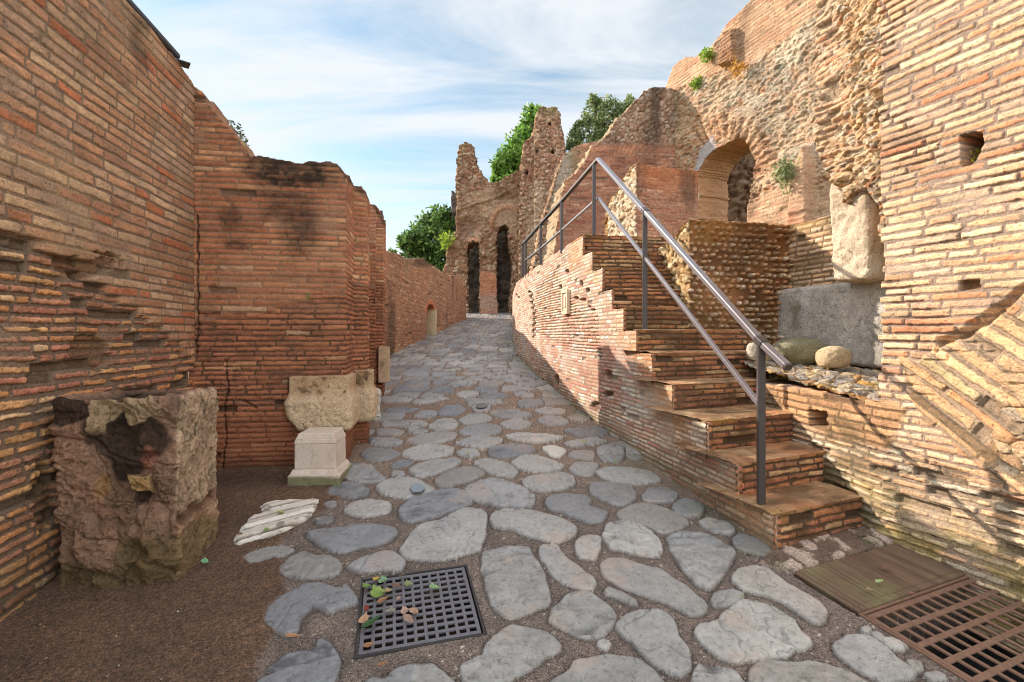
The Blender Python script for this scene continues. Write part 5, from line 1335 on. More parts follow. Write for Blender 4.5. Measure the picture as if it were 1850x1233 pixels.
def rim_h(U, Z, p):
    c = mixc(lin(196, 150, 112) + 0 * p, lin(172, 128, 96), np.clip(.5 + fbm3(p, 2, 4, 3), 0, 1)); return c * (1 + .15 * fbm3(p, 14, 3, 6))[:, None]
HW = wall('ruined_wall', [(cy_(13.1), 13.1), (cy_(7.2), 7.2)], 1.2, 8.2, st_hill, M_MID, thick=.95, zref=8.6, ku=1.1, kz=1.1, rim=rim_h, rimamp=.02)
tag(HW, 'huge ruined rubble and brick wall with a round arched opening on the hillside', 'wall')
# chamber wall seen through the arch
def st_inner(g):
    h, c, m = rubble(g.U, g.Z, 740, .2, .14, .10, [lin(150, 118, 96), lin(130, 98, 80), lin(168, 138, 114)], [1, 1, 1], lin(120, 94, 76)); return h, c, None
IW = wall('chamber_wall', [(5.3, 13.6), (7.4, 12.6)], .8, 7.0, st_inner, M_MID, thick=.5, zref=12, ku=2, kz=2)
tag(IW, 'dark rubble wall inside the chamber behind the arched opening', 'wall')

# ================================================================== FAR RUIN
def st_far(g):
    n = fbm(g.U * .45, g.Z * .45, 4, 801)
    pal = [lin(188, 148, 120), lin(172, 124, 98), lin(200, 170, 142), lin(158, 112, 90)]
    h, c, m = rubble(g.U, g.Z, 802, .32, .2, .16, pal, [3, 3, 2, 2], lin(150, 118, 96), gap=.25)
    h = h + .12 * fbm(g.U * 2.5, g.Z * 2.5, 4, 803)
    pl = soft(g.PX, g.PY, [(825, 360), (890, 335), (942, 330), (960, 400), (955, 470), (900, 410), (880, 400), (860, 440), (826, 420)], 8) * ss(-.3, .3, n + .2)
    c = mixc(c, lin(190, 160, 132), .6 * pl); h = h * (1 - .7 * pl)
    # mouldings, dark hollows, relieving arch
    k = ss(3, 0, np.abs(g.PY - np.interp(g.PX, [820, 887, 945], [381, 361, 330]))) * (g.PX < 945); c = mixc(c, lin(206, 168, 136), .4 * k); h = h + .18 * k
    dk = blob(g.PX, g.PY, 842, 412, 18, 18, .5) + .6 * blob(g.PX, g.PY, 915, 355, 26, 6, .5) + .6 * blob(g.PX, g.PY, 862, 400, 8, 14, .5); c = mixc(c, lin(112, 84, 70), .55 * np.clip(dk, 0, 1)); h = h - .25 * np.clip(dk, 0, 1)
    rr_ = np.hypot((g.PX - 916) / 1.0, (g.PY - 405) / 1.15); a2 = ss(5, 2, np.abs(rr_ - 27)) * (g.PY < 410); c = mixc(c, lin(196, 136, 104), .6 * a2); h = h + .1 * a2
    lint = soft(g.PX, g.PY, [(846, 432), (864, 426), (864, 438), (846, 441)], 1); c = mixc(c, lin(206, 148, 116), .8 * lint)
    pier = soft(g.PX, g.PY, [(864, 496), (876, 490), (900, 498), (906, 570), (864, 570)], 1.5); c = mixc(c, lin(186, 124, 94) * (1 + .08 * np.sin(g.Z * 40))[..., None], .8 * pier); h = h * (1 - .8 * pier) + .15 * pier
    g2 = blob(g.PX, g.PY, 885, 548, 22, 16, .5); c = mixc(c, lin(172, 160, 148), .5 * g2)
    c = mixc(c, lin(74, 62, 52), .5 * ss(.0, .5, fbm(g.U * .9, g.Z * .25, 4, 804)) * ss(430, 280, g.PY)); c = mixc(c, lin(120, 122, 74), .5 * ss(.1, .5, n) * ss(300, 260, g.PY))
    c = c * np.array([.84, .82, .80])
    poly = [(800, 700), (800, 489), (806, 470), (808, 440), (816, 425), (823, 417), (825, 379), (824, 325), (827, 276), (830, 264), (838, 257), (850, 259), (857, 268), (858, 280), (861, 286), (859, 295), (866, 303), (874, 315), (884, 329), (890, 332), (910, 322), (939, 307), (942, 290), (960, 290), (1060, 300), (1060, 700)]
    w1 = [(845, 620), (845, 450), (848, 441), (856, 436), (864, 438), (866, 450), (866, 520), (867, 620)]
    w2 = [(899, 620), (900, 560), (898, 500), (898, 450), (899, 425), (903, 413), (911, 406), (917, 410), (919, 440), (924, 460), (926, 500), (922, 530), (920, 570), (920, 620)]
    qx = g.PX + 1.2 * fbm(g.U * 1.5, g.Z * 1.5, 3, 805); qy = g.PY + 1.5 * fbm(g.U * 1.5, g.Z * 1.5, 3, 806)
    keep = (polydist(qx, qy, poly) > 0) & ~inpoly(qx, qy, w1) & ~inpoly(qx, qy, w2)
    return h, c, keep
far_rim = lambda U, Z, p: mixc(lin(186, 148, 116) + 0 * p, lin(140, 108, 86), np.clip(.5 + fbm3(p, 1.2, 4, 3), 0, 1))
FR = wall('ruined_facade', [(-4.3, 28.4), (-1.9, 28.0), (2.6, 27.6)], 0.6, 11.6, st_far, M_FAR, thick=1.9, zref=27, ku=1.0, kz=1.0, rimamp=.10, rim=far_rim, back=(-.06, 1, 0))
tag(FR, 'ruined masonry facade with a tall horn and two dark doorways at the lane end', 'ruin')
def st_farback(g):
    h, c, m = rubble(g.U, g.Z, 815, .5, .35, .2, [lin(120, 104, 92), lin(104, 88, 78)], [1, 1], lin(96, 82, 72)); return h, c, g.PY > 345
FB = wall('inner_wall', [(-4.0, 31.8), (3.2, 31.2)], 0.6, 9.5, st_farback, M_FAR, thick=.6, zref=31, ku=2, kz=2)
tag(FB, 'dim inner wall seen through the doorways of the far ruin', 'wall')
def st_tower(g):
    pal = [lin(182, 142, 116), lin(168, 120, 96), lin(196, 164, 138)]
    h, c, m = rubble(g.U, g.Z, 822, .26, .17, .14, pal, [3, 3, 2], lin(146, 114, 92), gap=.25); h = h + .1 * fbm(g.U * 2.5, g.Z * 2.5, 4, 823)
    for a, b in ((993, 224), (970, 273), (998, 274), (950, 305)):
        k = blob(g.PX, g.PY, a, b, 2.6, 3, .3); h = h - .5 * k; c = mixc(c, lin(60, 46, 40), k)
    c = mixc(c, lin(196, 170, 142), .6 * soft(g.PX, g.PY, [(955, 330), (985, 330), (975, 420), (960, 480), (948, 480), (950, 380)], 8))
    c = mixc(c, lin(120, 118, 74), .5 * ss(215, 198, g.PY))
    poly = [(938, 700), (936, 400), (938, 330), (941, 305), (942, 285), (945, 250), (952, 243), (966, 237), (967, 215), (970, 200), (980, 194), (1005, 194), (1011, 205), (1014, 225), (1019, 245), (1023, 272), (1032, 300), (1060, 330), (1060, 700)]
    keep = polydist(g.PX + 1.6 * fbm(g.U * 1.5, g.Z * 1.5, 3, 825), g.PY + 1.6 * fbm(g.U * 1.5, g.Z * 1.5, 3, 826), poly) > 0
    step = (g.PX < 964) & (g.PY > 235); h = h - .5 * step
    return h, c, keep
TW = wall('ruined_tower', [(.2, 25.6), (4.0, 25.2)], .9, 12.2, st_tower, M_FAR, thick=2.2, zref=25, ku=1.0, kz=1.0, rimamp=.1, rim=far_rim, back=(-.04, 1, 0))
tag(TW, 'tall square broken masonry tower behind the handrail, right of the facade', 'ruin')
def st_ramp(g):
    pal = [lin(190, 150, 122), lin(176, 128, 100), lin(204, 176, 148)]
    h, c, m = rubble(g.U, g.Z, 832, .22, .15, .14, pal, [3, 3, 2], lin(160, 130, 106), gap=.25)
    band = np.interp(g.PY, [255, 330, 430, 520], [1022, 1000, 982, 975]); k = ss(16, 10, np.abs(g.PX - band - 16)); c = mixc(c, lin(168, 156, 144), .6 * k); h = h * (1 - .7 * k) - .1 * k
    hb, cb, mb, _ = bricks(g.U, g.Z, 75, .09, .4, .02, [lin(184, 124, 96), lin(172, 112, 84)], [1, 1], lin(160, 122, 98), .01, .015, .2, 0, .1)
    kk = soft(g.PX, g.PY, [(1035, 262), (1090, 250), (1120, 260), (1090, 300), (1035, 300)], 4); c = mixc(c, cb, kk); h = h * (1 - kk) + hb * kk
    c = mixc(c, lin(110, 110, 70), .4 * ss(0, .5, fbm(g.U * .8, g.Z * .8, 4, 833)))
    poly = [(945, 700), (952, 520), (968, 455), (985, 380), (996, 345), (1008, 305), (1020, 275), (1040, 264), (1060, 258), (1085, 253), (1180, 240), (1180, 700)]
    keep = polydist(g.PX + 2 * fbm(g.U * 1.5, g.Z * 1.5, 3, 835), g.PY + 2 * fbm(g.U * 1.5, g.Z * 1.5, 3, 836), poly) > 0
    return h, c, keep
RP = wall('sloping_buttress', [(.3, 19.6), (5.2, 20.4)], 1.0, 8.6, st_ramp, M_FAR, thick=1.6, zref=19, ku=1.0, kz=1.0, rimamp=.08, rim=far_rim, back=(-.05, 1, 0))
tag(RP, 'grey rubble buttress sloping steeply between the tower and the brick buttress wall', 'ruin')

# ================================================================== GRATES AND BOARD
def prism(name, quads, z0f, thick, mat, parent=None, bev=0.0):
    V, F = [], []
    for q in quads:
        b = len(V); n = len(q)
        V += [(x, y, z0f(x, y)) for x, y in q] + [(x, y, z0f(x, y) - thick) for x, y in q]
        F += [tuple(range(b, b + n)), tuple(range(b + 2 * n - 1, b + n - 1, -1))] + [(b + i, b + n + i, b + n + (i + 1) % n, b + (i + 1) % n) for i in range(n)]
    if parent is not None: V = [tuple(Vector(v) - parent.location) for v in V]
    me = bpy.data.meshes.new(name); me.from_pydata(V, [], F); me.update()
    me.materials.append(mat); o = bpy.data.objects.new(name, me); COL.objects.link(o)
    if parent is not None: o.parent = parent
    if bev:
        md = o.modifiers.new('edge', 'BEVEL'); md.width = bev; md.segments = 2
    return o
def grid_plate(name, O, e1, e2, L1, L2, n1, n2, mar, bar1, bar2, z, mat, th, parent):
    """one casting: a lattice of square holes with slanted lips, made as one connected mesh"""
    O = np.array(O); e1 = np.array(e1); e2 = np.array(e2)
    p1 = (L1 - 2 * mar + bar1) / n1; p2 = (L2 - 2 * mar + bar2) / n2
    a = [0.0] + sum([[mar + i * p1, mar + i * p1 + p1 - bar1] for i in range(n1)], []) + [L1]
    b = [0.0] + sum([[mar + i * p2, mar + i * p2 + p2 - bar2] for i in range(n2)], []) + [L2]
    V, F = [], []
    idt, idb = {}, {}
    for i, s in enumerate(a):
        for j, t in enumerate(b):
            p = O + e1 * s + e2 * t
            idt[i, j] = len(V); V.append((p[0], p[1], z(p[0], p[1])))
            idb[i, j] = len(V); V.append((p[0], p[1], z(p[0], p[1]) - th))
    solid = lambda i, j: 0 <= i < len(a) - 1 and 0 <= j < len(b) - 1 and not (i % 2 == 1 and j % 2 == 1)
    for i in range(len(a) - 1):
        for j in range(len(b) - 1):
            if not solid(i, j): continue
            F.append((idt[i, j], idt[i + 1, j], idt[i + 1, j + 1], idt[i, j + 1])); F.append((idb[i, j + 1], idb[i + 1, j + 1], idb[i + 1, j], idb[i, j]))
            for (di, dj, p, q_) in ((0, -1, (i, j), (i + 1, j)), (0, 1, (i + 1, j + 1), (i, j + 1)), (-1, 0, (i, j + 1), (i, j)), (1, 0, (i + 1, j), (i + 1, j + 1))):
                if not solid(i + di, j + dj): F.append((idt[q_], idt[p], idb[p], idb[q_]))
    V = [tuple(Vector(v) - parent.location) for v in V]
    me = bpy.data.meshes.new(name); me.from_pydata(V, [], F); me.update(); me.materials.append(mat)
    o = bpy.data.objects.new(name, me); COL.objects.link(o); o.parent = parent
    md = o.modifiers.new('edge', 'BEVEL'); md.width = .0022; md.segments = 2; md.limit_method = 'ANGLE'
    return o
zl = lambda x, y: lane_z(y) + .004
G1 = thing('drain_grate', 'square dark cast iron drain grate with leaves on it, in the lane centre', 'grate', (-.45, 2.37, lane_z(2.37)))
o1 = np.array([-.797, 2.568]); e1 = np.array([.542, .137]) / .559; e2 = np.array([e1[1], -e1[0]])
fr = .012
grid_plate('lattice', o1 + e1 * fr + e2 * fr, e1, e2, .556 - 2 * fr, .549 - 2 * fr, 11, 11, .018, .0155, .0155, zl, M_IRON, .010, G1)
def ring(name, O, e1, e2, L1, L2, w, z, th, mat, par):
    P = lambda s, t: tuple(O + e1 * s + e2 * t)
    qs = [[P(-w, -w), P(L1 + w, -w), P(L1 + w, 0), P(-w, 0)], [P(-w, L2), P(L1 + w, L2), P(L1 + w, L2 + w), P(-w, L2 + w)], [P(-w, 0), P(0, 0), P(0, L2), P(-w, L2)], [P(L1, 0), P(L1 + w, 0), P(L1 + w, L2), P(L1, L2)]]
    return prism(name, qs, z, th, mat, par)
ring('frame', o1 + e1 * .004 + e2 * .004, e1, e2, .548, .541, .010, lambda x, y: zl(x, y) + .001, .05, plain('dark_iron', lin(58, 54, 52), .6, .3), G1)
G2 = thing('drain_grate', 'large rusty brown drain grate beside the wooden board at the right wall foot', 'grate', (2.1, 2.1, lane_z(2.1)))
grid_plate('lattice', g2a + g2u * .02 + g2v * .02, g2u, g2v, .86, .91, 12, 9, .024, .017, .024, zl, M_RUST, .010, G2)
ring('frame', g2a + g2u * .012 + g2v * .012, g2u, g2v, .876, .926, .012, lambda x, y: zl(x, y) + .002, .06, M_RUST, G2)
def build_board():
    O = g2a - g2v * .34; L1, L2 = .90, .335
    A, Bq = np.meshgrid(np.linspace(0, L1, 420), np.linspace(0, L2, 170), indexing='ij')
    X = O[0] + g2u[0] * A + g2v[0] * Bq; Y = O[1] + g2u[1] * A + g2v[1] * Bq
    u = A + .05 * (Bq / L2) * 0
    k = np.floor(u / .036 + .25 * np.sin(u * 23)); f = (u / .036 + .25 * np.sin(u * 23)) - k; ki = k.astype(np.int64)
    gro = ss(.10, .0, np.minimum(f, 1 - f) + .03 * fbm(A * 30, Bq * 8, 3, 4))
    fade = ss(.62, .30, A / L1 + .25 * fbm(A * 5, Bq * 5, 3, 5))
    h = .016 - .009 * gro * fade + .0035 * fbm(A * 60, Bq * 6, 4, 6) + .003 * (hsh(ki, ki * 0, 7) - .5) * fade + .004 * fbm(A * 3, Bq * 3, 3, 9)
    h = np.where(Bq > L2 - .03, h + .001, h) - .006 * (np.abs(Bq - (L2 - .03)) < .003)
    c = mixc(lin(120, 96, 76) + np.zeros(A.shape + (3,)), lin(92, 72, 58), np.clip(.5 + .8 * fbm(A * 50, Bq * 4, 4, 8), 0, 1))
    c = c * (1 - .65 * gro * fade)[..., None]
    c = mixc(c, lin(126, 122, 84), .5 * ss(0, .5, fbm(A * 4, Bq * 4, 4, 10) + .25 * (A < .3))); c = mixc(c, lin(96, 74, 60), .5 * ss(.0, .5, fbm(A * 5, Bq * 5, 4, 11)) * (A > .4))
    P = np.stack([X, Y, lane_z(Y) + h], -1); N = np.zeros_like(P); N[..., 2] = 1
    ang = lambda g: (np.zeros(A.shape), c, None)
    return sheet('wooden_board', P, N, A, Bq, ang, masonry('weathered_wood', 120, .002, .8, 30, .004, .2), thick=.04, rimamp=.001)
tag(build_board(), 'weathered grooved brown wooden board between the rusty grate and the lowest step', 'board')

# ================================================================== PLANTS AND TREES
def tubes(paths, sides=7):
    V, F = [], []
    for pts, rad in paths:
        pts = [Vector(p) for p in pts]; b0 = len(V)
        for i, p in enumerate(pts):
            d = (pts[min(i + 1, len(pts) - 1)] - pts[max(i - 1, 0)]).normalized(); s = d.cross(Vector((.3, .9, .1))).normalized(); u = s.cross(d)
            for k in range(sides):
                a = k / sides * 2 * math.pi; V.append(tuple(p + (s * math.cos(a) + u * math.sin(a)) * rad[i]))
        for i in range(len(pts) - 1):
            for k in range(sides):
                F.append((b0 + i * sides + k, b0 + i * sides + (k + 1) % sides, b0 + (i + 1) * sides + (k + 1) % sides, b0 + (i + 1) * sides + k))
    return V, F
def leaves(centres, n, size, rs, cols, aspect=.5, droop=.2, outward=None):
    """n folded leaves scattered round each (centre, radius)"""
    rg = np.random.RandomState(rs)
    tot = len(centres) * n
    C = np.repeat(np.array([c[0] for c in centres], float), n, 0); Rr = np.repeat(np.array([c[1] for c in centres], float), n, 0)[:, None]
    d = rg.normal(size=(tot, 3)); d /= np.linalg.norm(d, axis=1, keepdims=True)
    rad = rg.uniform(.25, 1, (tot, 1)) ** .6
    P = C + d * rad * Rr
    a = rg.normal(size=(tot, 3)) + d * .8; a[:, 2] -= droop; a /= np.linalg.norm(a, axis=1, keepdims=True)
    b = np.cross(a, rg.normal(size=(tot, 3)) + np.array([0, 0, 1.2])); b /= np.linalg.norm(b, axis=1, keepdims=True) + 1e-9
    nn = np.cross(a, b)
    s = size * rg.uniform(.6, 1.35, (tot, 1))
    v0 = P; v1 = P + a * s * .5 + b * s * aspect * .5 + nn * s * .10; v2 = P + a * s; v3 = P + a * s * .5 - b * s * aspect * .5 + nn * s * .10
    V = np.stack([v0, v1, v2, v3], 1).reshape(-1, 3)
    i = np.arange(tot)[:, None] * 4
    F = np.concatenate([i + [[0, 1, 2, 3]]], 0)
    base = np.array(cols)[rg.randint(0, len(cols), tot)] * rg.uniform(.7, 1.35, (tot, 1))
    return V, F, np.repeat(base, 4, 0)
def tree(label, base, height, crown, cols, rs, size, nleaf, density=1.0, group='trees behind the ruins', trunk_r=.22):
    """crown: list of (x,y,z,r) lobes in world space"""
    root = thing('tree', label, 'tree', base, group)
    rg = random.Random(rs); paths = []; cents = []
    bx, by, bz = base
    cx = sum(c[0] for c in crown) / len(crown); cyy = sum(c[1] for c in crown) / len(crown); cz = min(c[2] for c in crown)
    fork = Vector((bx + (cx - bx) * .6, by + (cyy - by) * .6, bz + (cz - bz) * .75))
    paths.append(([(bx, by, bz), (bx * .7 + fork.x * .3 + .1, by, bz + (fork.z - bz) * .5), tuple(fork)], [trunk_r, trunk_r * .8, trunk_r * .6]))
    for (x, y, z, r) in crown:
        mid = fork.lerp(Vector((x, y, z)), .5) + Vector((rg.uniform(-.3, .3), rg.uniform(-.3, .3), .2))
        paths.append(([tuple(fork), tuple(mid), (x, y, z)], [trunk_r * .45, trunk_r * .28, trunk_r * .12]))
        m = int(13 * density * (r / .9) ** 1.6) + 4
        for _ in range(m):
            v = Vector((rg.gauss(0, 1), rg.gauss(0, 1), rg.gauss(0, 1))).normalized() * r * rg.uniform(.45, 1.05)
            c = Vector((x, y, z)) + v
            paths.append(([(x, y, z), tuple(Vector((x, y, z)).lerp(c, .6) + Vector((0, 0, .05))), tuple(c)], [trunk_r * .1, trunk_r * .06, trunk_r * .03]))
            cents.append((tuple(c), rg.uniform(.22, .42) * min(1.2, r)))
    V, F = tubes(paths); make_part('trunk', V, F, M_BARK, root)
    V, F, C = leaves(cents, nleaf, size, rs, cols)
    o = make_mesh('crown', V - np.array(base), F, C, M_LEAF, root, smooth=False)
    return root
def make_part(name, V, F, mat, root):
    me = bpy.data.meshes.new(name); me.from_pydata([tuple(Vector(v) - root.location) for v in V], [], F); me.update(); me.materials.append(mat)
    for p in me.polygons: p.use_smooth = True
    o = bpy.data.objects.new(name, me); COL.objects.link(o); o.parent = root; return o
def lobes(pxs, Y):
    o = []
    for px, py, r in pxs:
        yy = Y + random.uniform(-1.2, 1.2); o.append(((px - CX) / FPX * yy, yy, (HY - py) / FPX * yy, r / FPX * yy))
    return o
GR1 = [lin(104, 134, 66), lin(86, 114, 56), lin(128, 152, 84), lin(66, 90, 48)]
GR2 = [lin(126, 162, 70), lin(106, 144, 60), lin(150, 180, 88), lin(80, 116, 52)]
GR3 = [lin(112, 126, 78), lin(126, 138, 86), lin(96, 110, 68), lin(148, 154, 110)]
tree('dense bright green tree rising behind the low curving wall, left of the far ruin', (-6.0, 34, .9), 8,
     lobes([(790, 400, 24), (812, 410, 22), (765, 415, 24), (745, 432, 20), (735, 450, 12), (780, 440, 30), (805, 450, 26), (760, 460, 26), (815, 480, 22), (790, 485, 24), (800, 388, 12), (728, 440, 9), (708, 462, 9), (825, 400, 14)], 33), GR1, 5, .30, 30, 2.0, trunk_r=.3)
tree('bright green tree top between the facade horn and the square tower', (.6, 33, .9), 11,
     lobes([(918, 290, 24), (935, 268, 22), (945, 250, 22), (955, 225, 18), (962, 205, 12), (905, 305, 16), (900, 320, 12), (935, 300, 26), (958, 280, 24), (925, 322, 22), (950, 315, 18), (970, 205, 10), (898, 300, 8)], 32), GR2, 9, .30, 30, 2.0, trunk_r=.3)
tree('airy olive green tree with thin twigs above the sloping buttress', (5.4, 32, 1), 13,
     lobes([(1040, 250, 16), (1060, 215, 14), (1080, 200, 20), (1100, 195, 18), (1125, 200, 18), (1090, 225, 24), (1065, 245, 18), (1110, 225, 20), (1045, 225, 10), (1135, 190, 10), (1075, 183, 10), (1035, 265, 12), (1085, 250, 18)], 31), GR3, 12, .26, 26, 1.1, trunk_r=.22)
def shrub(name, label, base, cents, n, size, cols, rs, group=None, asp=.5, stems=True, cat='plant'):
    root = thing(name, label, cat, base, group)
    if stems:
        pts = [([base, tuple(Vector(base).lerp(Vector(c[0]), .5) + Vector((0, 0, .01))), c[0]], [size * .12, size * .08, size * .05]) for c in cents]
        V, F = tubes(pts, 5); make_part('stem', V, F, M_BARK, root)
    V, F, C = leaves(cents, n, size, rs, cols, asp)
    make_mesh('foliage', V - np.array(base), F, C, M_LEAF, root, smooth=False); return root
rg_ = random.Random(3)
def cl(px, py, Y, r, k, spread): return [(tuple(un(px + rg_.gauss(0, spread), py + rg_.gauss(0, spread), Y + rg_.uniform(-.05, .05))), r) for _ in range(k)]
shrub('caper_bush', 'grey green bush hanging from the sunlit ruined wall right of the arch', tuple(un(1422, 296, 9.15)), [(tuple(un(1418 + rg_.gauss(0, 8), 313 + rg_.gauss(0, 9), 9.0 + rg_.uniform(-.15, .1))), .11) for _ in range(26)], 26, .065, [lin(140, 150, 104), lin(116, 134, 84), lin(160, 166, 124)], 4, 'plants on the walls')
shrub('weed', 'small bright green weed high on the left shoulder of the ruined hillside wall', tuple(un(1260, 158, 11.5)), cl(1262, 152, 11.5, .10, 10, 5), 22, .08, [lin(140, 170, 60), lin(112, 140, 50)], 6, 'plants on the walls')
shrub('weed', 'green weed tuft near the crown of the hillside wall, below the broken brick post', tuple(un(1279, 103, 11.2)), cl(1280, 98, 11.1, .10, 9, 5), 22, .08, [lin(140, 170, 60), lin(120, 150, 50)], 7, 'plants on the walls')
shrub('dry_grass', 'tuft of dry orange grass on a ledge of the ruined hillside wall', tuple(un(1330, 124, 10.3)), cl(1330, 120, 10.2, .09, 12, 8), 22, .10, [lin(206, 158, 72), lin(188, 136, 58)], 8, 'plants on the walls', .12)
shrub('weed', 'small shrub peeking over the sloping crown of the sooty front wall', tuple(un(405, 232, 4.6)), [(tuple(un(px, py, 4.6)), .045) for px, py in ((408, 222), (418, 226), (424, 234), (430, 240), (436, 246), (442, 262), (438, 252), (428, 232))], 26, .030, [lin(74, 82, 58), lin(60, 70, 48), lin(92, 98, 66)], 9, 'plants on the walls')
shrub('weed', 'tiny yellow green seedling in the square hole of the right wall', tuple(un(1752, 292, 2.66)), [(tuple(un(1752, 282, 2.64)), .016), (tuple(un(1756, 273, 2.64)), .014), (tuple(un(1760, 288, 2.63)), .014)], 5, .032, [lin(178, 196, 70), lin(206, 196, 80)], 10, 'plants on the walls', .45)
shrub('weed', 'tiny green weed growing from a joint in the middle of the sooty front wall', tuple(un(556, 536, 4.1)), [(tuple(un(557, 535, 4.08)), .02)], 14, .022, [lin(84, 128, 50)], 11, 'plants on the walls', .6)
shrub('weed', 'small weeds at the left shoulder of the far ruin', tuple(un(806, 440, 28)), cl(806, 436, 27.8, .25, 8, 4), 20, .22, [lin(150, 170, 60)], 12, 'plants on the walls')
# fallen leaves
def leaf_obj(px, py, size, ang, col, label, kind=0, lift=.012, curl=.3, Yp=None):
    size *= .88; col = np.array(col) * .72 + np.mean(col) * .18
    x, y = to_lane(px, py); z = lane_z(y) + lift
    n = 9; V, F, C = [], [], []
    ca, sa = math.cos(ang), math.sin(ang)
    tx = random.uniform(-.35, .35); ty = random.uniform(-.45, .45)
    for i in range(n):
        t = i / (n - 1); w = math.sin(math.pi * t ** .85) ** .8 * (.26 if kind == 0 else .46)
        if kind == 1: w *= 1 + .22 * math.sin(t * 19)
        for s in (-1, -.5, 0, .5, 1):
            a = (t - .5) * size; b = s * w * size
            hz = curl * size * ((t - .5) ** 2 * .9 + (s * w) ** 2 * 2.2) + a * tx + b * ty + .02 * size * math.sin(9 * t + s * 4)
            V.append((x + a * ca - b * sa, y + a * sa + b * ca, z + hz + abs(tx) * size * .5)); C.append(np.array(col) * (.8 if s == 0 else 1) * (1 + .15 * math.sin(7 * t + s * 3)))
    for i in range(n - 1):
        for k in range(4): F.append((i * 5 + k, i * 5 + k + 1, (i + 1) * 5 + k + 1, (i + 1) * 5 + k))
    o = make_mesh('fallen_leaf', V, F, np.array(C), M_DRY); tag(o, label, 'leaf', 'fallen leaves'); return o
YEL, GRN, BRN, PNK, RED_, DGR = lin(214, 176, 40), lin(124, 158, 66), lin(176, 118, 70), lin(190, 148, 122), lin(150, 50, 28), lin(70, 108, 60)
for a in [
 (681, 1053, .055, 1.2, YEL, 'yellow leaf at the upper left corner of the lane grate', 1), (692, 1058, .06, .3, lin(130, 170, 120), 'pale green leaf just right of the yellow leaf on the lane grate', 1),
 (663, 1068, .06, 1.0, GRN, 'green leaf on the left rim of the lane grate', 1), (683, 1080, .09, .7, lin(140, 164, 60), 'largest yellow green lobed leaf near the upper left of the lane grate', 1),
 (700, 1077, .06, .1, lin(196, 170, 110), 'buff curled leaf right of the yellow green lobed leaf', 1), (727, 1048, .05, -.2, PNK, 'pink brown oval leaf on the top edge of the lane grate', 0),
 (738, 1063, .05, .5, lin(140, 150, 84), 'dull olive leaf near the top of the lane grate, right of the pink oval one', 1), (786, 1072, .07, .5, lin(150, 184, 120), 'lone pale green leaf on the right half of the lane grate', 1),
 (717, 1069, .07, .1, lin(132, 96, 76), 'thin brown leaf across bars in the upper middle of the lane grate', 0), (691, 1093, .07, .6, BRN, 'narrow orange brown leaf in the left middle of the lane grate', 0),
 (721, 1089, .035, 1.0, PNK, 'small crumpled beige leaf in the middle of the lane grate', 1), (662, 1107, .055, 1.9, RED_, 'dark red leaf on the left side of the lane grate', 0),
 (705, 1113, .06, -.2, lin(150, 140, 120), 'grey crumpled leaf left of the centre of the lane grate', 1), (731, 1113, .045, .5, PNK, 'small pink beige leaf left of the long pointed one in the grate centre', 1),
 (748, 1112, .075, -.7, lin(196, 150, 118), 'long pointed pinkish leaf at the centre of the lane grate', 0), (738, 1130, .075, -.6, lin(170, 132, 110), 'dull brown leaf below the centre of the lane grate', 0),
 (657, 1129, .06, -.4, lin(206, 156, 110), 'curled orange beige leaf at the lower left frame of the lane grate', 1), (670, 1137, .115, .75, DGR, 'big dark green folded leaf at the lower left of the lane grate', 0),
 (666, 1174, .06, .8, BRN, 'rusty leaf in the bottom left corner of the lane grate', 0)]:
    leaf_obj(*a, lift=.016, curl=.5)
for a in [(528, 1168, .075, .6, lin(206, 144, 84), 'orange leaf on the gravel left of the lane grate', 0), (691, 1218, .07, 1.2, lin(206, 130, 70), 'orange leaf on gravel below the lane grate at the bottom edge', 0),
 (370, 1028, .045, .2, lin(120, 190, 130), 'mint green leaf on the earth beside the masonry block', 1), (1286, 962, .05, -.5, lin(214, 160, 90), 'orange leaf on a triangular paving stone below the steps', 0),
 (434, 975, .04, .1, lin(150, 100, 70), 'brown leaf on the lower end of the fluted marble slab', 0), (508, 938, .06, .5, lin(160, 184, 90), 'green leaf on the middle of the fluted marble slab', 1),
 (481, 968, .04, .4, lin(130, 160, 80), 'small green leaf near the lower edge of the fluted marble slab', 1), (1109, 829, .06, 2.4, lin(220, 150, 80), 'orange leaf on the paving by the stair wall foot', 0),
 (845, 826, .05, .2, lin(190, 200, 90), 'yellow green leaf on the paving in the lane middle', 1), (1056, 806, .05, .4, lin(170, 190, 90), 'yellow green leaf on the paving near the stair wall', 1),
 (1589, 1065, .045, .2, lin(190, 220, 130), 'pale green leaf on the wooden board', 1), (1572, 1080, .04, -.3, lin(206, 170, 140), 'beige curled leaf on the wooden board', 1), (1600, 1039, .07, .0, lin(150, 100, 90), 'reddish brown leaf on the upper part of the wooden board', 0),
 (1648, 1085, .035, .2, lin(180, 110, 90), 'red brown leaf at the corner of the rusty grate', 1), (1560, 978, .06, .3, lin(150, 176, 90), 'green leaf on the pale slab before the lowest step', 1), (1340, 1090, .02, .3, GRN, 'tiny green leaf on the gravel between big paving stones', 1),
 (1112, 843, .04, .5, GRN, 'green leaf low by the stair wall foot', 1), (958, 671, .08, .3, lin(140, 200, 120), 'bright green leaf at the bend of the stair wall foot', 1)]:
    leaf_obj(*a, lift=.034, curl=.35)

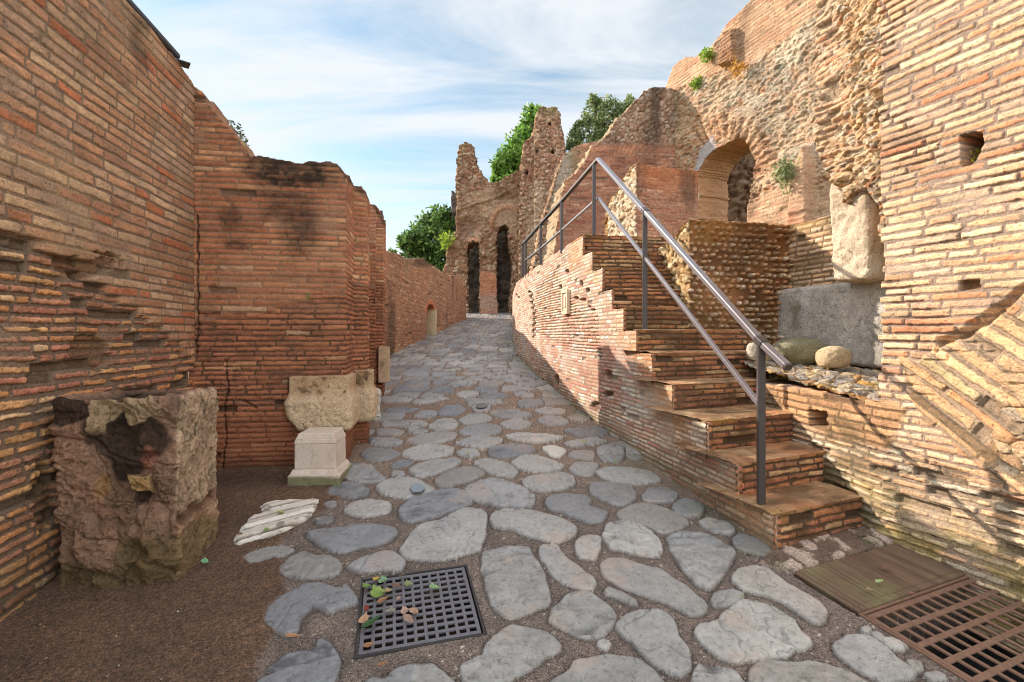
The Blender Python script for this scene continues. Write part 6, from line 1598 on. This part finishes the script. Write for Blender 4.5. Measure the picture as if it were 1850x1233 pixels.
# loose grit lying in the joints and on the bare earth: too many to count
def build_gravel():
    rg = np.random.RandomState(11)
    n = 5200
    Y = 1.5 + rg.uniform(0, 1, n) ** 1.5 * 3.6; X = rg.uniform(-2.6, 2.3, n)
    k = (np.abs(X) < Y * 1.15) & (X < np.interp(Y, [1.5, 2.83, 5.2], [2.3, 1.5, 1.0])) & (X > np.interp(Y, [1.5, 2.2, 4, 5.2], [-2.3, -2.35, -2.6, -1.5]))
    for q in WORLD_ST + [GRATE1, GRATE2, BOARD, SLAB]: k &= polydist(X, Y, q) < -.008
    for q in [[(-2.4, 2.4), (-1.75, 2.45), (-1.8, 3.0), (-2.45, 3.0)], [(-1.8, 3.7), (-1.34, 3.7), (-1.34, 4.2), (-1.8, 4.2)]]: k &= ~inpoly(X, Y, q)
    X = X[k]; Y = Y[k]; n = len(X)
    dirt = X < np.interp(Y, [1.3, 2.2, 2.9, 4.3], [-1.0, -1.1, -1.42, -1.6])
    kk = ~dirt | (rg.uniform(0, 1, n) < .35); X = X[kk]; Y = Y[kk]; dirt = dirt[kk]; n = len(X)
    sz = rg.uniform(.0022, .0065, n) * np.where(rg.uniform(0, 1, n) > .97, 1.9, 1)
    B0 = np.array([(1, 0, 0), (.3, .9, 0), (-.8, .6, 0), (-.9, -.5, 0), (.2, -1, 0), (0, 0, 1), (0, 0, -1)], float)
    F0 = np.array([(0, 1, 5), (1, 2, 5), (2, 3, 5), (3, 4, 5), (4, 0, 5), (1, 0, 6), (2, 1, 6), (3, 2, 6), (4, 3, 6), (0, 4, 6)])
    a = rg.uniform(0, 6.28, n); st = rg.uniform(.7, 1.5, (n, 1)); sq = rg.uniform(.45, .8, (n, 1))
    bx = B0[None, :, 0] * st; by = B0[None, :, 1] / st; bz = B0[None, :, 2] * sq
    V = np.stack([X[:, None] + (bx * np.cos(a)[:, None] - by * np.sin(a)[:, None]) * sz[:, None], Y[:, None] + (bx * np.sin(a)[:, None] + by * np.cos(a)[:, None]) * sz[:, None], lane_z(Y)[:, None] + np.where(dirt, .012, -.001)[:, None] + bz * sz[:, None]], -1)
    F = (np.arange(n)[:, None, None] * 7 + F0[None]).reshape(-1, 3)
    pal = np.array([lin(170, 150, 132), lin(128, 112, 100), lin(96, 84, 78), lin(198, 186, 170), lin(150, 118, 94)])
    C = pal[rg.choice(5, n, p=[.25, .3, .25, .06, .14])]
    o = make_mesh('gravel', V.reshape(-1, 3), F, np.repeat(C, 7, 0), M_ROCK, smooth=False)
    o['kind'] = 'stuff'; o['label'] = 'loose grit between the paving stones and on the bare earth'
build_gravel()
